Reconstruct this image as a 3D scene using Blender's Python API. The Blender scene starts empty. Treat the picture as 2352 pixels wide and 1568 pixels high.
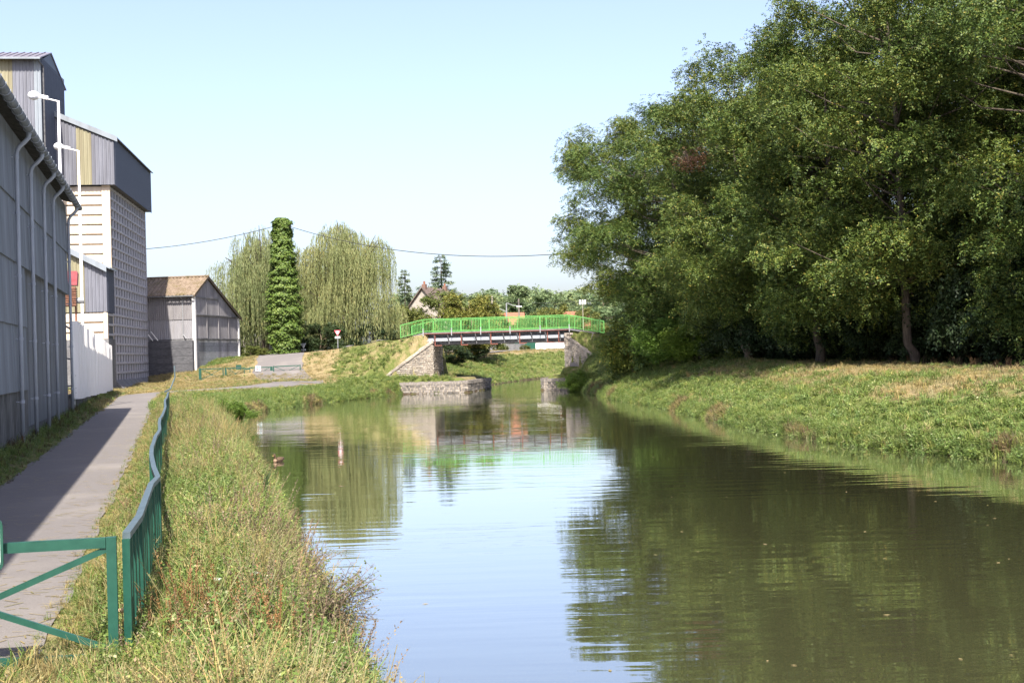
import bpy, math, random
import numpy as np
from mathutils import Matrix, Vector

random.seed(7)
RNG = np.random.default_rng(11)
scene = bpy.context.scene
COL = scene.collection

# ------------------------------------------------------------------ camera
FPX, CX, CY = 3000.0, 1176.0, 784.0
CAM_Z = 3.2
PITCH, ROLL = math.radians(0.504), math.radians(-1.6)
cam_d = bpy.data.cameras.new('camera')
cam_d.sensor_width = 36.0
cam_d.lens = 36.0 * FPX / 2352.0
cam_d.clip_start, cam_d.clip_end = 0.1, 8000.0
cam = bpy.data.objects.new('camera', cam_d)
COL.objects.link(cam)
CAM_M = Matrix.Translation((0, 0, CAM_Z)) @ Matrix.Rotation(math.pi / 2 + PITCH, 4, 'X') @ Matrix.Rotation(ROLL, 4, 'Z')
cam.matrix_world = CAM_M
scene.camera = cam

# ------------------------------------------------------------------ sky and sun
SUN_EL, SUN_AZ = math.radians(52), math.radians(-1.0)     # the sun stands behind the camera
world = bpy.data.worlds.new('World')
scene.world = world
world.use_nodes = True
nt = world.node_tree
nt.nodes.clear()
sky = nt.nodes.new('ShaderNodeTexSky')
sky.sky_type = 'NISHITA'
sky.sun_disc = False
sky.sun_elevation = SUN_EL
sky.sun_rotation = math.pi + SUN_AZ
sky.air_density = 1.0
sky.dust_density = 2.6
sky.ozone_density = 1.5
bg = nt.nodes.new('ShaderNodeBackground')
bg.inputs['Strength'].default_value = 0.1
wo = nt.nodes.new('ShaderNodeOutputWorld')
hs = nt.nodes.new('ShaderNodeHueSaturation')
hs.inputs['Saturation'].default_value = 0.85
tint = nt.nodes.new('ShaderNodeMix')
tint.data_type = 'RGBA'
tint.blend_type = 'MULTIPLY'
tint.inputs['Factor'].default_value = 1.0
tint.inputs['B'].default_value = (0.98, 0.97, 1.08, 1)
nt.links.new(sky.outputs[0], hs.inputs['Color'])
nt.links.new(hs.outputs[0], tint.inputs['A'])
nt.links.new(tint.outputs['Result'], bg.inputs[0])
nt.links.new(bg.outputs[0], wo.inputs[0])

sun_d = bpy.data.lights.new('sun', 'SUN')
sun_d.energy = 5.0
sun_d.angle = math.radians(0.53)
sun_d.color = (1.0, 0.93, 0.82)
sun = bpy.data.objects.new('sun', sun_d)
COL.objects.link(sun)
sun.rotation_euler = (math.pi / 2 - SUN_EL, 0, -SUN_AZ)
sun.location = (0, -40, 60)

scene.view_settings.view_transform = 'Standard'
scene.view_settings.look = 'None'
scene.view_settings.gamma = 1.0
scene.view_settings.use_curve_mapping = False
scene.view_settings.exposure = 1.5
try:
    scene.cycles.max_bounces = 7
    scene.cycles.transparent_max_bounces = 6
except Exception:
    pass


def at(px, py, Y):
    """world point seen at picture position px,py (2352 wide) at distance Y"""
    d = CAM_M.to_3x3() @ Vector(((px - CX) / FPX, -(py - CY) / FPX, -1))
    k = Y / d.y
    return Vector((d.x * k, Y, CAM_Z + d.z * k))


# ------------------------------------------------------------------ helpers
class MB:
    def __init__(s):
        s.v = []
        s.f = []

    def add(s, vs, fs):
        o = len(s.v)
        s.v += [tuple(p) for p in vs]
        s.f += [tuple(i + o for i in f) for f in fs]
        return s

    def box(s, x0, x1, y0, y1, z0, z1):
        return s.add([(x0, y0, z0), (x1, y0, z0), (x1, y1, z0), (x0, y1, z0), (x0, y0, z1), (x1, y0, z1), (x1, y1, z1), (x0, y1, z1)],
                     [(0, 3, 2, 1), (4, 5, 6, 7), (0, 1, 5, 4), (1, 2, 6, 5), (2, 3, 7, 6), (3, 0, 4, 7)])

    def bar(s, a, b, w, h, up=(0, 0, 1)):
        """box beam from a to b, w wide, h high"""
        a, b = Vector(a), Vector(b)
        d = (b - a).normalized()
        sd = d.cross(Vector(up))
        if sd.length < 1e-4:
            sd = Vector((1, 0, 0))
        sd.normalize()
        u = sd.cross(d).normalized()
        vs = []
        for p in (a, b):
            for (i, j) in ((-1, -1), (1, -1), (1, 1), (-1, 1)):
                vs.append(p + sd * (w / 2 * i) + u * (h / 2 * j))
        return s.add(vs, [(0, 1, 2, 3), (7, 6, 5, 4), (0, 4, 5, 1), (1, 5, 6, 2), (2, 6, 7, 3), (3, 7, 4, 0)])

    def tube(s, pts, rad, n=8, cap=True):
        pts = [Vector(p) for p in pts]
        if not hasattr(rad, '__len__'):
            rad = [rad] * len(pts)
        vs, fs = [], []
        ref = None
        for i, p in enumerate(pts):
            d = (pts[min(i + 1, len(pts) - 1)] - pts[max(i - 1, 0)]).normalized()
            if ref is None:
                ref = Vector((0, 0, 1)) if abs(d.z) < 0.9 else Vector((1, 0, 0))
            a = d.cross(ref)
            if a.length < 1e-3:
                a = d.cross(Vector((0, 1, 0)))
            a.normalize()
            b = d.cross(a).normalized()
            for k in range(n):
                t = 2 * math.pi * k / n
                vs.append(p + (a * math.cos(t) + b * math.sin(t)) * rad[i])
        m = len(pts)
        for i in range(m - 1):
            for k in range(n):
                k2 = (k + 1) % n
                fs.append((i * n + k, i * n + k2, (i + 1) * n + k2, (i + 1) * n + k))
        if cap:
            fs.append(tuple(range(n - 1, -1, -1)))
            fs.append(tuple((m - 1) * n + k for k in range(n)))
        return s.add(vs, fs)

    def prism(s, poly, axis, a0, a1):
        """extrude a 2D polygon along axis x, y or z"""
        def mk(p, t):
            if axis == 'x':
                return (t, p[0], p[1])
            if axis == 'y':
                return (p[0], t, p[1])
            return (p[0], p[1], t)
        n = len(poly)
        vs = [mk(p, a0) for p in poly] + [mk(p, a1) for p in poly]
        fs = [tuple(range(n)), tuple(range(2 * n - 1, n - 1, -1))]
        for i in range(n):
            j = (i + 1) % n
            fs.append((i, i + n, j + n, j))
        return s.add(vs, fs)

    def mesh(s, name, mat=None, smooth=False):
        me = bpy.data.meshes.new(name)
        me.from_pydata(s.v, [], s.f)
        if mat:
            me.materials.append(mat)
        if smooth:
            me.polygons.foreach_set('use_smooth', [True] * len(me.polygons))
        me.update()
        return me

    def build(s, name, mat=None, parent=None, loc=None, smooth=False, fixn=True):
        me = s.mesh(name, mat, smooth)
        if fixn:
            import bmesh
            bm = bmesh.new()
            bm.from_mesh(me)
            bmesh.ops.recalc_face_normals(bm, faces=bm.faces)
            bm.to_mesh(me)
            bm.free()
        return link(name, me, parent, loc)


def link(name, me, parent=None, loc=None, rz=0.0, scale=None):
    o = bpy.data.objects.new(name, me)
    COL.objects.link(o)
    if parent:
        o.parent = parent
    if loc is not None:
        o.location = loc
    if rz:
        o.rotation_euler = (0, 0, rz)
    if scale is not None:
        o.scale = scale
    return o


def tag(o, label, cat, group=None, kind=None):
    o['label'] = label
    if cat:
        o['category'] = cat
    if group:
        o['group'] = group
    if kind:
        o['kind'] = kind
    return o


def root(name, loc, rz, label, cat, group=None):
    o = bpy.data.objects.new(name, None)
    COL.objects.link(o)
    o.location = loc
    o.rotation_euler = (0, 0, rz)
    o.empty_display_size = 0.2
    return tag(o, label, cat, group)


def np_mesh(name, V, F, mat=None, smooth=False):
    """V (n,3); F (m,4) or (m,3) arrays"""
    me = bpy.data.meshes.new(name)
    V = np.asarray(V, dtype=np.float32)
    F = np.asarray(F, dtype=np.int32)
    k = F.shape[1]
    me.vertices.add(len(V))
    me.vertices.foreach_set('co', V.ravel())
    me.loops.add(F.size)
    me.loops.foreach_set('vertex_index', F.ravel())
    me.polygons.add(len(F))
    me.polygons.foreach_set('loop_start', np.arange(0, F.size, k, dtype=np.int32))
    if smooth:
        me.polygons.foreach_set('use_smooth', np.ones(len(F), dtype=bool))
    me.update(calc_edges=True)
    if mat:
        me.materials.append(mat)
    return me


# ------------------------------------------------------------------ materials
def new_mat(name):
    m = bpy.data.materials.new(name)
    m.use_nodes = True
    return m, m.node_tree, m.node_tree.nodes['Principled BSDF']


def ramp(nt, stops):
    r = nt.nodes.new('ShaderNodeValToRGB')
    e = r.color_ramp.elements
    while len(e) < len(stops):
        e.new(0.5)
    for i, (p, c) in enumerate(stops):
        e[i].position = p
        e[i].color = (c[0], c[1], c[2], 1)
    return r


def coords(nt, stretch=(1, 1, 1), world_space=False):
    mp = nt.nodes.new('ShaderNodeMapping')
    mp.inputs['Scale'].default_value = stretch
    if world_space:
        g = nt.nodes.new('ShaderNodeNewGeometry')
        nt.links.new(g.outputs['Position'], mp.inputs['Vector'])
    else:
        t = nt.nodes.new('ShaderNodeTexCoord')
        nt.links.new(t.outputs['Object'], mp.inputs['Vector'])
    return mp


def pmat(name, c1, c2, scale=4.0, rough=0.8, bump=0.15, stretch=(1, 1, 1), detail=8, spec=0.3, metal=0.0,
         stain=None, stain_scale=0.6, stain_stretch=(1, 1, 0.25), world_space=False, bump_dist=0.02, lo=0.35, hi=0.65):
    m, nt, p = new_mat(name)
    mp = coords(nt, stretch, world_space)
    n = nt.nodes.new('ShaderNodeTexNoise')
    n.inputs['Scale'].default_value = scale
    n.inputs['Detail'].default_value = detail
    n.inputs['Roughness'].default_value = 0.62
    nt.links.new(mp.outputs[0], n.inputs['Vector'])
    r = ramp(nt, [(lo, c1), (hi, c2)])
    nt.links.new(n.outputs['Fac'], r.inputs[0])
    out = r.outputs[0]
    if stain:
        mp2 = coords(nt, stain_stretch, world_space)
        n2 = nt.nodes.new('ShaderNodeTexNoise')
        n2.inputs['Scale'].default_value = stain_scale
        n2.inputs['Detail'].default_value = 6
        nt.links.new(mp2.outputs[0], n2.inputs['Vector'])
        r2 = ramp(nt, [(0.48, (0, 0, 0)), (0.72, (1, 1, 1))])
        nt.links.new(n2.outputs['Fac'], r2.inputs[0])
        mx = nt.nodes.new('ShaderNodeMix')
        mx.data_type = 'RGBA'
        nt.links.new(r2.outputs[0], mx.inputs['Factor'])
        nt.links.new(out, mx.inputs['A'])
        mx.inputs['B'].default_value = (*stain, 1)
        out = mx.outputs['Result']
    nt.links.new(out, p.inputs['Base Color'])
    p.inputs['Roughness'].default_value = rough
    p.inputs['Metallic'].default_value = metal
    p.inputs['Specular IOR Level'].default_value = spec
    if bump:
        b = nt.nodes.new('ShaderNodeBump')
        b.inputs['Strength'].default_value = bump
        b.inputs['Distance'].default_value = bump_dist
        nt.links.new(n.outputs['Fac'], b.inputs['Height'])
        nt.links.new(b.outputs[0], p.inputs['Normal'])
    return m


def leafmat(name, stops, trans=0.3, patch=0.35, patch_scale=0.35, dark=(0.5, 0.6, 0.5), rough=0.55):
    """foliage: colour varies leaf by leaf and in patches through the crown"""
    m, nt, p = new_mat(name)
    g = nt.nodes.new('ShaderNodeNewGeometry')
    oi = nt.nodes.new('ShaderNodeObjectInfo')
    ad = nt.nodes.new('ShaderNodeMath')
    ad.operation = 'ADD'
    nt.links.new(g.outputs['Random Per Island'], ad.inputs[0])
    nt.links.new(oi.outputs['Random'], ad.inputs[1])
    fr = nt.nodes.new('ShaderNodeMath')
    fr.operation = 'FRACT'
    nt.links.new(ad.outputs[0], fr.inputs[0])
    r = ramp(nt, stops)
    nt.links.new(fr.outputs[0], r.inputs[0])
    n = nt.nodes.new('ShaderNodeTexNoise')
    n.inputs['Scale'].default_value = patch_scale
    n.inputs['Detail'].default_value = 3
    nt.links.new(g.outputs['Position'], n.inputs['Vector'])
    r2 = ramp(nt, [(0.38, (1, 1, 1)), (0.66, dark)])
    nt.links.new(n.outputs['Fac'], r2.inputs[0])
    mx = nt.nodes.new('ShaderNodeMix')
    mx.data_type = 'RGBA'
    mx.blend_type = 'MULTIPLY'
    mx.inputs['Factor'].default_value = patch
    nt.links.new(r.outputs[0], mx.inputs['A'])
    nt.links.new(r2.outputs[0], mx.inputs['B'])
    rv = ramp(nt, [(0.0, (0.80, 0.90, 0.95)), (0.5, (1, 1, 1)), (1.0, (1.18, 1.08, 0.85))])
    nt.links.new(oi.outputs['Random'], rv.inputs[0])
    mv = nt.nodes.new('ShaderNodeMix')
    mv.data_type = 'RGBA'
    mv.blend_type = 'MULTIPLY'
    mv.inputs['Factor'].default_value = 1.0
    nt.links.new(mx.outputs['Result'], mv.inputs['A'])
    nt.links.new(rv.outputs[0], mv.inputs['B'])
    mx = mv
    nt.links.new(mx.outputs['Result'], p.inputs['Base Color'])
    p.inputs['Roughness'].default_value = rough
    p.inputs['Specular IOR Level'].default_value = 0.25
    tr = nt.nodes.new('ShaderNodeBsdfTranslucent')
    nt.links.new(mx.outputs['Result'], tr.inputs['Color'])
    ms = nt.nodes.new('ShaderNodeMixShader')
    ms.inputs[0].default_value = trans
    nt.links.new(p.outputs[0], ms.inputs[1])
    nt.links.new(tr.outputs[0], ms.inputs[2])
    nt.links.new(ms.outputs[0], nt.nodes['Material Output'].inputs['Surface'])
    return m


M = {}
M['asphalt'] = pmat('asphalt', (0.102, 0.093, 0.090), (0.146, 0.134, 0.130), 60, 0.9, 0.3, detail=10, stain=(0.165, 0.15, 0.14), stain_scale=0.5, stain_stretch=(1, 1, 1))
M['cement'] = pmat('fibre_cement', (0.135, 0.15, 0.172), (0.205, 0.22, 0.245), 2.6, 0.85, 0.08, (1, 1, 0.18), stain=(0.088, 0.095, 0.102), stain_scale=1.3, stain_stretch=(1, 1, 0.10))
M['cement_dark'] = pmat('fibre_cement_lower', (0.115, 0.12, 0.132), (0.16, 0.167, 0.18), 1.8, 0.85, 0.08, (1, 1, 0.3), stain=(0.08, 0.083, 0.08), stain_scale=0.6)
M['plinth'] = pmat('stained_concrete', (0.06, 0.058, 0.056), (0.15, 0.145, 0.14), 3.0, 0.92, 0.3, (1, 1, 0.5), stain=(0.035, 0.034, 0.033), stain_scale=0.9)
M['concrete'] = pmat('grey_concrete', (0.10, 0.10, 0.105), (0.17, 0.17, 0.175), 2.6, 0.9, 0.25, (1, 1, 2.0), stain=(0.065, 0.065, 0.07), stain_scale=0.7)
M['gable_wall'] = pmat('board_marked_concrete', (0.20, 0.20, 0.215), (0.28, 0.28, 0.30), 2.2, 0.9, 0.2, (1, 1, 3.0), stain=(0.11, 0.11, 0.115), stain_scale=0.8)
M['block'] = pmat('dark_concrete_block', (0.05, 0.052, 0.06), (0.10, 0.10, 0.11), 4.0, 0.92, 0.3, (1, 1, 3.0), stain=(0.035, 0.035, 0.04), stain_scale=0.5)
M['cream'] = pmat('cream_concrete', (0.46, 0.37, 0.285), (0.58, 0.50, 0.41), 1.2, 0.85, 0.1, (1, 1, 0.5), stain=(0.42, 0.31, 0.21), stain_scale=0.35, stain_stretch=(1, 1, 1))
M['ribs'] = pmat('silo_rib_concrete', (0.29, 0.285, 0.31), (0.37, 0.36, 0.385), 2.2, 0.9, 0.15, stain=(0.25, 0.24, 0.25))
M['sheet_grey_shaded'] = pmat('shaded_grey_sheet_steel', (0.040, 0.046, 0.068), (0.055, 0.062, 0.088), 1.5, 0.5, 0.03, (1, 1, 0.3), spec=0.4)  # grey side cladding with its shade put into a darker navy colour
M['cell'] = pmat('silo_cell_concrete', (0.045, 0.05, 0.062), (0.07, 0.075, 0.09), 2.2, 0.9, 0.1)  # recess shade put into a darker concrete than the ribs
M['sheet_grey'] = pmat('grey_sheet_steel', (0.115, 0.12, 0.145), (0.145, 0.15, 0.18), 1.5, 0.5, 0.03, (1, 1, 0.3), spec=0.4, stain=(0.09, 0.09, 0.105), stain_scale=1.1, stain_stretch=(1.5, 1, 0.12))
M['sheet_pale'] = pmat('pale_sheet_steel', (0.18, 0.205, 0.235), (0.21, 0.235, 0.265), 1.5, 0.5, 0.03, (1, 1, 0.3), spec=0.4, stain=(0.15, 0.165, 0.185), stain_scale=1.1, stain_stretch=(1.5, 1, 0.12))
M['sheet_yellow'] = pmat('yellow_sheet_steel', (0.20, 0.185, 0.115), (0.235, 0.215, 0.14), 1.5, 0.5, 0.03, (1, 1, 0.3), spec=0.4, stain=(0.165, 0.145, 0.09), stain_scale=1.1, stain_stretch=(1.5, 1, 0.12))
M['roof_steel'] = pmat('roof_sheet_steel', (0.12, 0.11, 0.13), (0.15, 0.14, 0.165), 1.4, 0.5, 0.03, spec=0.4)
M['roof_cement'] = pmat('mossy_roof_sheet', (0.11, 0.08, 0.055), (0.20, 0.155, 0.115), 3.0, 0.92, 0.3, stain=(0.10, 0.078, 0.035), stain_scale=1.4, stain_stretch=(1, 1, 1))
M['eave_cement'] = pmat('eave_sheet', (0.05, 0.05, 0.048), (0.11, 0.105, 0.10), 6.0, 0.92, 0.3)
M['clad'] = pmat('weathered_sheet', (0.15, 0.143, 0.155), (0.215, 0.205, 0.21), 2.0, 0.85, 0.08, (1, 1, 0.2), stain=(0.12, 0.115, 0.12), stain_scale=1.0)
M['clad_low'] = pmat('pale_weathered_sheet', (0.20, 0.197, 0.215), (0.26, 0.255, 0.27), 2.0, 0.8, 0.08, (1, 1, 0.2), stain=(0.165, 0.16, 0.165), stain_scale=1.2)
M['white_sheet'] = pmat('white_corrugated', (0.60, 0.59, 0.58), (0.72, 0.71, 0.70), 3.0, 0.6, 0.05, (1, 1, 0.3), stain=(0.58, 0.53, 0.50), stain_scale=1.0)
M['pipe'] = pmat('grey_pvc_pipe', (0.25, 0.275, 0.32), (0.31, 0.335, 0.38), 3.0, 0.5, 0.02, (1, 1, 0.3))
M['rust'] = pmat('rusty_steel', (0.10, 0.045, 0.03), (0.24, 0.12, 0.08), 9.0, 0.85, 0.2)
M['redbox'] = pmat('faded_red_paint', (0.25, 0.05, 0.06), (0.31, 0.08, 0.09), 4.0, 0.6, 0.05)
M['white'] = pmat('white_paint', (0.74, 0.74, 0.73), (0.82, 0.82, 0.81), 5.0, 0.5, 0.03)
M['lamp_white'] = pmat('lamp_white_paint', (0.72, 0.70, 0.72), (0.80, 0.78, 0.80), 5.0, 0.35, 0.0)
M['globe'] = pmat('lamp_diffuser', (0.55, 0.56, 0.60), (0.65, 0.66, 0.70), 3.0, 0.2, 0.0)
M['green'] = pmat('dark_green_paint', (0.006, 0.048, 0.033), (0.012, 0.068, 0.046), 7.0, 0.45, 0.05, spec=0.45)
M['rail_top'] = pmat('worn_green_rail', (0.04, 0.062, 0.072), (0.065, 0.092, 0.105), 9.0, 0.45, 0.08, spec=0.45)
M['bridge_green'] = pmat('bright_green_paint', (0.075, 0.25, 0.055), (0.10, 0.30, 0.075), 6.0, 0.5, 0.03, spec=0.4)
M['girder'] = pmat('pale_grey_girder', (0.24, 0.26, 0.285), (0.30, 0.32, 0.345), 2.0, 0.6, 0.05, (0.4, 1, 2))
M['dark_steel'] = pmat('dark_steel', (0.055, 0.055, 0.06), (0.11, 0.11, 0.115), 6.0, 0.7, 0.1)
M['steel'] = pmat('galvanised_steel', (0.19, 0.195, 0.21), (0.25, 0.255, 0.27), 6.0, 0.5, 0.03, spec=0.5)
M['red_steel'] = pmat('red_lead_steel', (0.13, 0.04, 0.028), (0.18, 0.06, 0.042), 6.0, 0.7, 0.1)
M['mortar'] = pmat('lime_mortar', (0.26, 0.22, 0.17), (0.36, 0.31, 0.25), 8.0, 0.95, 0.3, world_space=True)
M['coping'] = pmat('coping_stone', (0.26, 0.225, 0.19), (0.38, 0.335, 0.285), 4.0, 0.92, 0.3, world_space=True, stain=(0.10, 0.09, 0.078))
M['sign_white'] = pmat('sign_white', (0.76, 0.76, 0.76), (0.80, 0.80, 0.80), 3.0, 0.35, 0.0)
M['sign_red'] = pmat('sign_red', (0.52, 0.03, 0.05), (0.58, 0.04, 0.07), 3.0, 0.35, 0.0)
M['sign_blue'] = pmat('sign_blue', (0.03, 0.09, 0.30), (0.04, 0.11, 0.36), 3.0, 0.35, 0.0)
M['sign_teal'] = pmat('sign_teal', (0.05, 0.40, 0.48), (0.07, 0.46, 0.54), 3.0, 0.35, 0.0)
M['bark'] = pmat('locust_bark', (0.07, 0.05, 0.033), (0.19, 0.145, 0.10), 9.0, 0.95, 0.6, (1, 1, 0.2), bump_dist=0.05)
M['bark_dark'] = pmat('dark_bark', (0.04, 0.032, 0.025), (0.10, 0.08, 0.06), 9.0, 0.95, 0.6, (1, 1, 0.2), bump_dist=0.05)
M['deadwood'] = pmat('dead_twigs', (0.13, 0.095, 0.07), (0.22, 0.17, 0.13), 9.0, 0.95, 0.2)
M['tile'] = pmat('orange_clay_tile', (0.19, 0.075, 0.045), (0.25, 0.11, 0.07), 3.0, 0.85, 0.2)
M['tile_brown'] = pmat('brown_tile', (0.085, 0.065, 0.055), (0.135, 0.10, 0.085), 3.0, 0.9, 0.2)
M['render'] = pmat('cream_render', (0.24, 0.215, 0.185), (0.31, 0.28, 0.245), 2.0, 0.9, 0.1)
M['brick'] = pmat('red_chimney_brick', (0.14, 0.08, 0.06), (0.19, 0.115, 0.09), 14.0, 0.9, 0.2)
M['glass'] = pmat('dark_window', (0.03, 0.035, 0.04), (0.05, 0.055, 0.06), 2.0, 0.1, 0.0, spec=0.6)
M['cable'] = pmat('black_cable', (0.02, 0.02, 0.022), (0.04, 0.04, 0.042), 2.0, 0.6, 0.0)
M['mesh_green'] = pmat('green_screen', (0.008, 0.05, 0.032), (0.014, 0.075, 0.05), 9.0, 0.8, 0.1)
M['duck'] = pmat('duck_brown', (0.035, 0.022, 0.012), (0.11, 0.07, 0.04), 30.0, 0.8, 0.2)
M['duck_pale'] = pmat('duck_pale', (0.16, 0.10, 0.06), (0.25, 0.165, 0.11), 30.0, 0.8, 0.2)
M['duck_head'] = pmat('duck_head', (0.04, 0.03, 0.02), (0.08, 0.06, 0.04), 30.0, 0.6, 0.1)
M['beak'] = pmat('beak', (0.30, 0.22, 0.06), (0.36, 0.26, 0.08), 10.0, 0.5, 0.0)


def stone_mat(name, stops, scale=7.0):
    m, nt, p = new_mat(name)
    g = nt.nodes.new('ShaderNodeNewGeometry')
    r = ramp(nt, stops)
    nt.links.new(g.outputs['Random Per Island'], r.inputs[0])
    n = nt.nodes.new('ShaderNodeTexNoise')
    n.inputs['Scale'].default_value = scale
    n.inputs['Detail'].default_value = 8
    nt.links.new(g.outputs['Position'], n.inputs['Vector'])
    r2 = ramp(nt, [(0.3, (0.45, 0.44, 0.43)), (0.6, (1, 1, 1))])
    nt.links.new(n.outputs['Fac'], r2.inputs[0])
    mx = nt.nodes.new('ShaderNodeMix')
    mx.data_type = 'RGBA'
    mx.blend_type = 'MULTIPLY'
    mx.inputs['Factor'].default_value = 0.85
    nt.links.new(r.outputs[0], mx.inputs['A'])
    nt.links.new(r2.outputs[0], mx.inputs['B'])
    nt.links.new(mx.outputs['Result'], p.inputs['Base Color'])
    p.inputs['Roughness'].default_value = 0.95
    b = nt.nodes.new('ShaderNodeBump')
    b.inputs['Strength'].default_value = 0.6
    b.inputs['Distance'].default_value = 0.03
    nt.links.new(n.outputs['Fac'], b.inputs['Height'])
    nt.links.new(b.outputs[0], p.inputs['Normal'])
    return m


M['stone'] = stone_mat('rubble_stone', [(0.0, (0.27, 0.235, 0.195)), (0.5, (0.35, 0.31, 0.265)), (0.8, (0.19, 0.17, 0.15)), (1.0, (0.40, 0.355, 0.30))])
M['stone_quay'] = stone_mat('dark_quay_stone', [(0.0, (0.10, 0.09, 0.082)), (0.5, (0.20, 0.178, 0.158)), (0.8, (0.06, 0.056, 0.052)), (1.0, (0.28, 0.25, 0.22))])

LOCUST = [(0.0, (0.041, 0.071, 0.016)), (0.35, (0.066, 0.100, 0.019)), (0.75, (0.105, 0.139, 0.025)), (0.96, (0.160, 0.171, 0.036)), (1.0, (0.274, 0.211, 0.046))]
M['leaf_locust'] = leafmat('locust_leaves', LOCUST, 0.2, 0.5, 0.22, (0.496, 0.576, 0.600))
M['leaf_bright'] = leafmat('bright_green_leaves', [(0, (0.061, 0.115, 0.014)), (0.6, (0.094, 0.158, 0.022)), (1, (0.137, 0.187, 0.036))], 0.3, 0.3)
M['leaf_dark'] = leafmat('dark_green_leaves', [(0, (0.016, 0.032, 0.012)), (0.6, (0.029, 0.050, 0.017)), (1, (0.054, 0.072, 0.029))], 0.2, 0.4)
M['leaf_willow'] = leafmat('willow_leaves', [(0, (0.17, 0.188, 0.075)), (0.5, (0.195, 0.21, 0.085)), (0.9, (0.225, 0.235, 0.105)), (1, (0.27, 0.225, 0.085))], 0.22, 0.6, 0.35, (0.55, 0.66, 0.6))
M['leaf_ivy'] = leafmat('ivy_leaves', [(0, (0.050, 0.090, 0.016)), (0.6, (0.085, 0.135, 0.025)), (1, (0.135, 0.180, 0.045))], 0.2, 0.3)
M['leaf_garden'] = leafmat('garden_tree_leaves', [(0, (0.082, 0.103, 0.024)), (0.6, (0.131, 0.146, 0.034)), (1, (0.204, 0.185, 0.054))], 0.3, 0.4, 0.3, (0.632, 0.729, 0.632))
M['leaf_far_hazed'] = leafmat('hazed_far_tree_leaves', [(0, (0.112, 0.159, 0.075)), (0.6, (0.159, 0.211, 0.098)), (1, (0.225, 0.254, 0.127))], 0.25, 0.45, 0.12, (0.898, 1.048, 0.974))  # distance haze put into the paler leaf colour
M['leaf_conifer'] = leafmat('conifer_needles', [(0, (0.050, 0.082, 0.050)), (0.6, (0.092, 0.134, 0.073)), (1, (0.165, 0.181, 0.099))], 0.1, 0.3)
M['leaf_blue'] = leafmat('blue_conifer_needles', [(0, (0.122, 0.172, 0.160)), (1, (0.221, 0.269, 0.245))], 0.1, 0.3)
M['leaf_russet'] = leafmat('russet_dead_leaves', [(0, (0.144, 0.072, 0.043)), (1, (0.230, 0.130, 0.079))], 0.2, 0.2)


def grassmat(name, stops, trans=0.35):
    return leafmat(name, stops, trans, 0.55, 0.5, (0.62, 0.70, 0.55), 0.6)


M['g_green'] = grassmat('green_grass', [(0, (0.097, 0.149, 0.035)), (0.5, (0.149, 0.206, 0.052)), (0.85, (0.217, 0.259, 0.080)), (1, (0.379, 0.332, 0.160))])
M['g_dry'] = grassmat('dry_grass', [(0, (0.258, 0.205, 0.099)), (0.6, (0.350, 0.281, 0.144)), (1, (0.198, 0.190, 0.068))])
M['g_weed'] = grassmat('weed_leaves', [(0, (0.092, 0.144, 0.035)), (0.5, (0.149, 0.212, 0.052)), (0.9, (0.230, 0.274, 0.097)), (1, (0.413, 0.401, 0.230))])
M['g_brown'] = grassmat('brown_seed_heads', [(0, (0.125, 0.079, 0.050)), (0.6, (0.198, 0.132, 0.089)), (1, (0.264, 0.205, 0.145))], 0.2)
M['g_orange'] = grassmat('rust_brown_dock', [(0, (0.178, 0.079, 0.033)), (0.6, (0.251, 0.125, 0.059)), (1, (0.290, 0.185, 0.092))], 0.2)
M['g_litter'] = grassmat('dead_grass_in_wood', [(0, (0.066, 0.040, 0.023)), (0.6, (0.112, 0.069, 0.040)), (1, (0.066, 0.066, 0.026))], 0.2)
M['umbel'] = pmat('umbel_white', (0.60, 0.58, 0.46), (0.72, 0.70, 0.60), 40, 0.8, 0.0)
M['umbel_old'] = pmat('umbel_brown', (0.42, 0.29, 0.16), (0.56, 0.42, 0.26), 40, 0.8, 0.0)
M['purple'] = pmat('purple_petals', (0.30, 0.06, 0.34), (0.42, 0.12, 0.46), 40, 0.7, 0.0)


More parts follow.
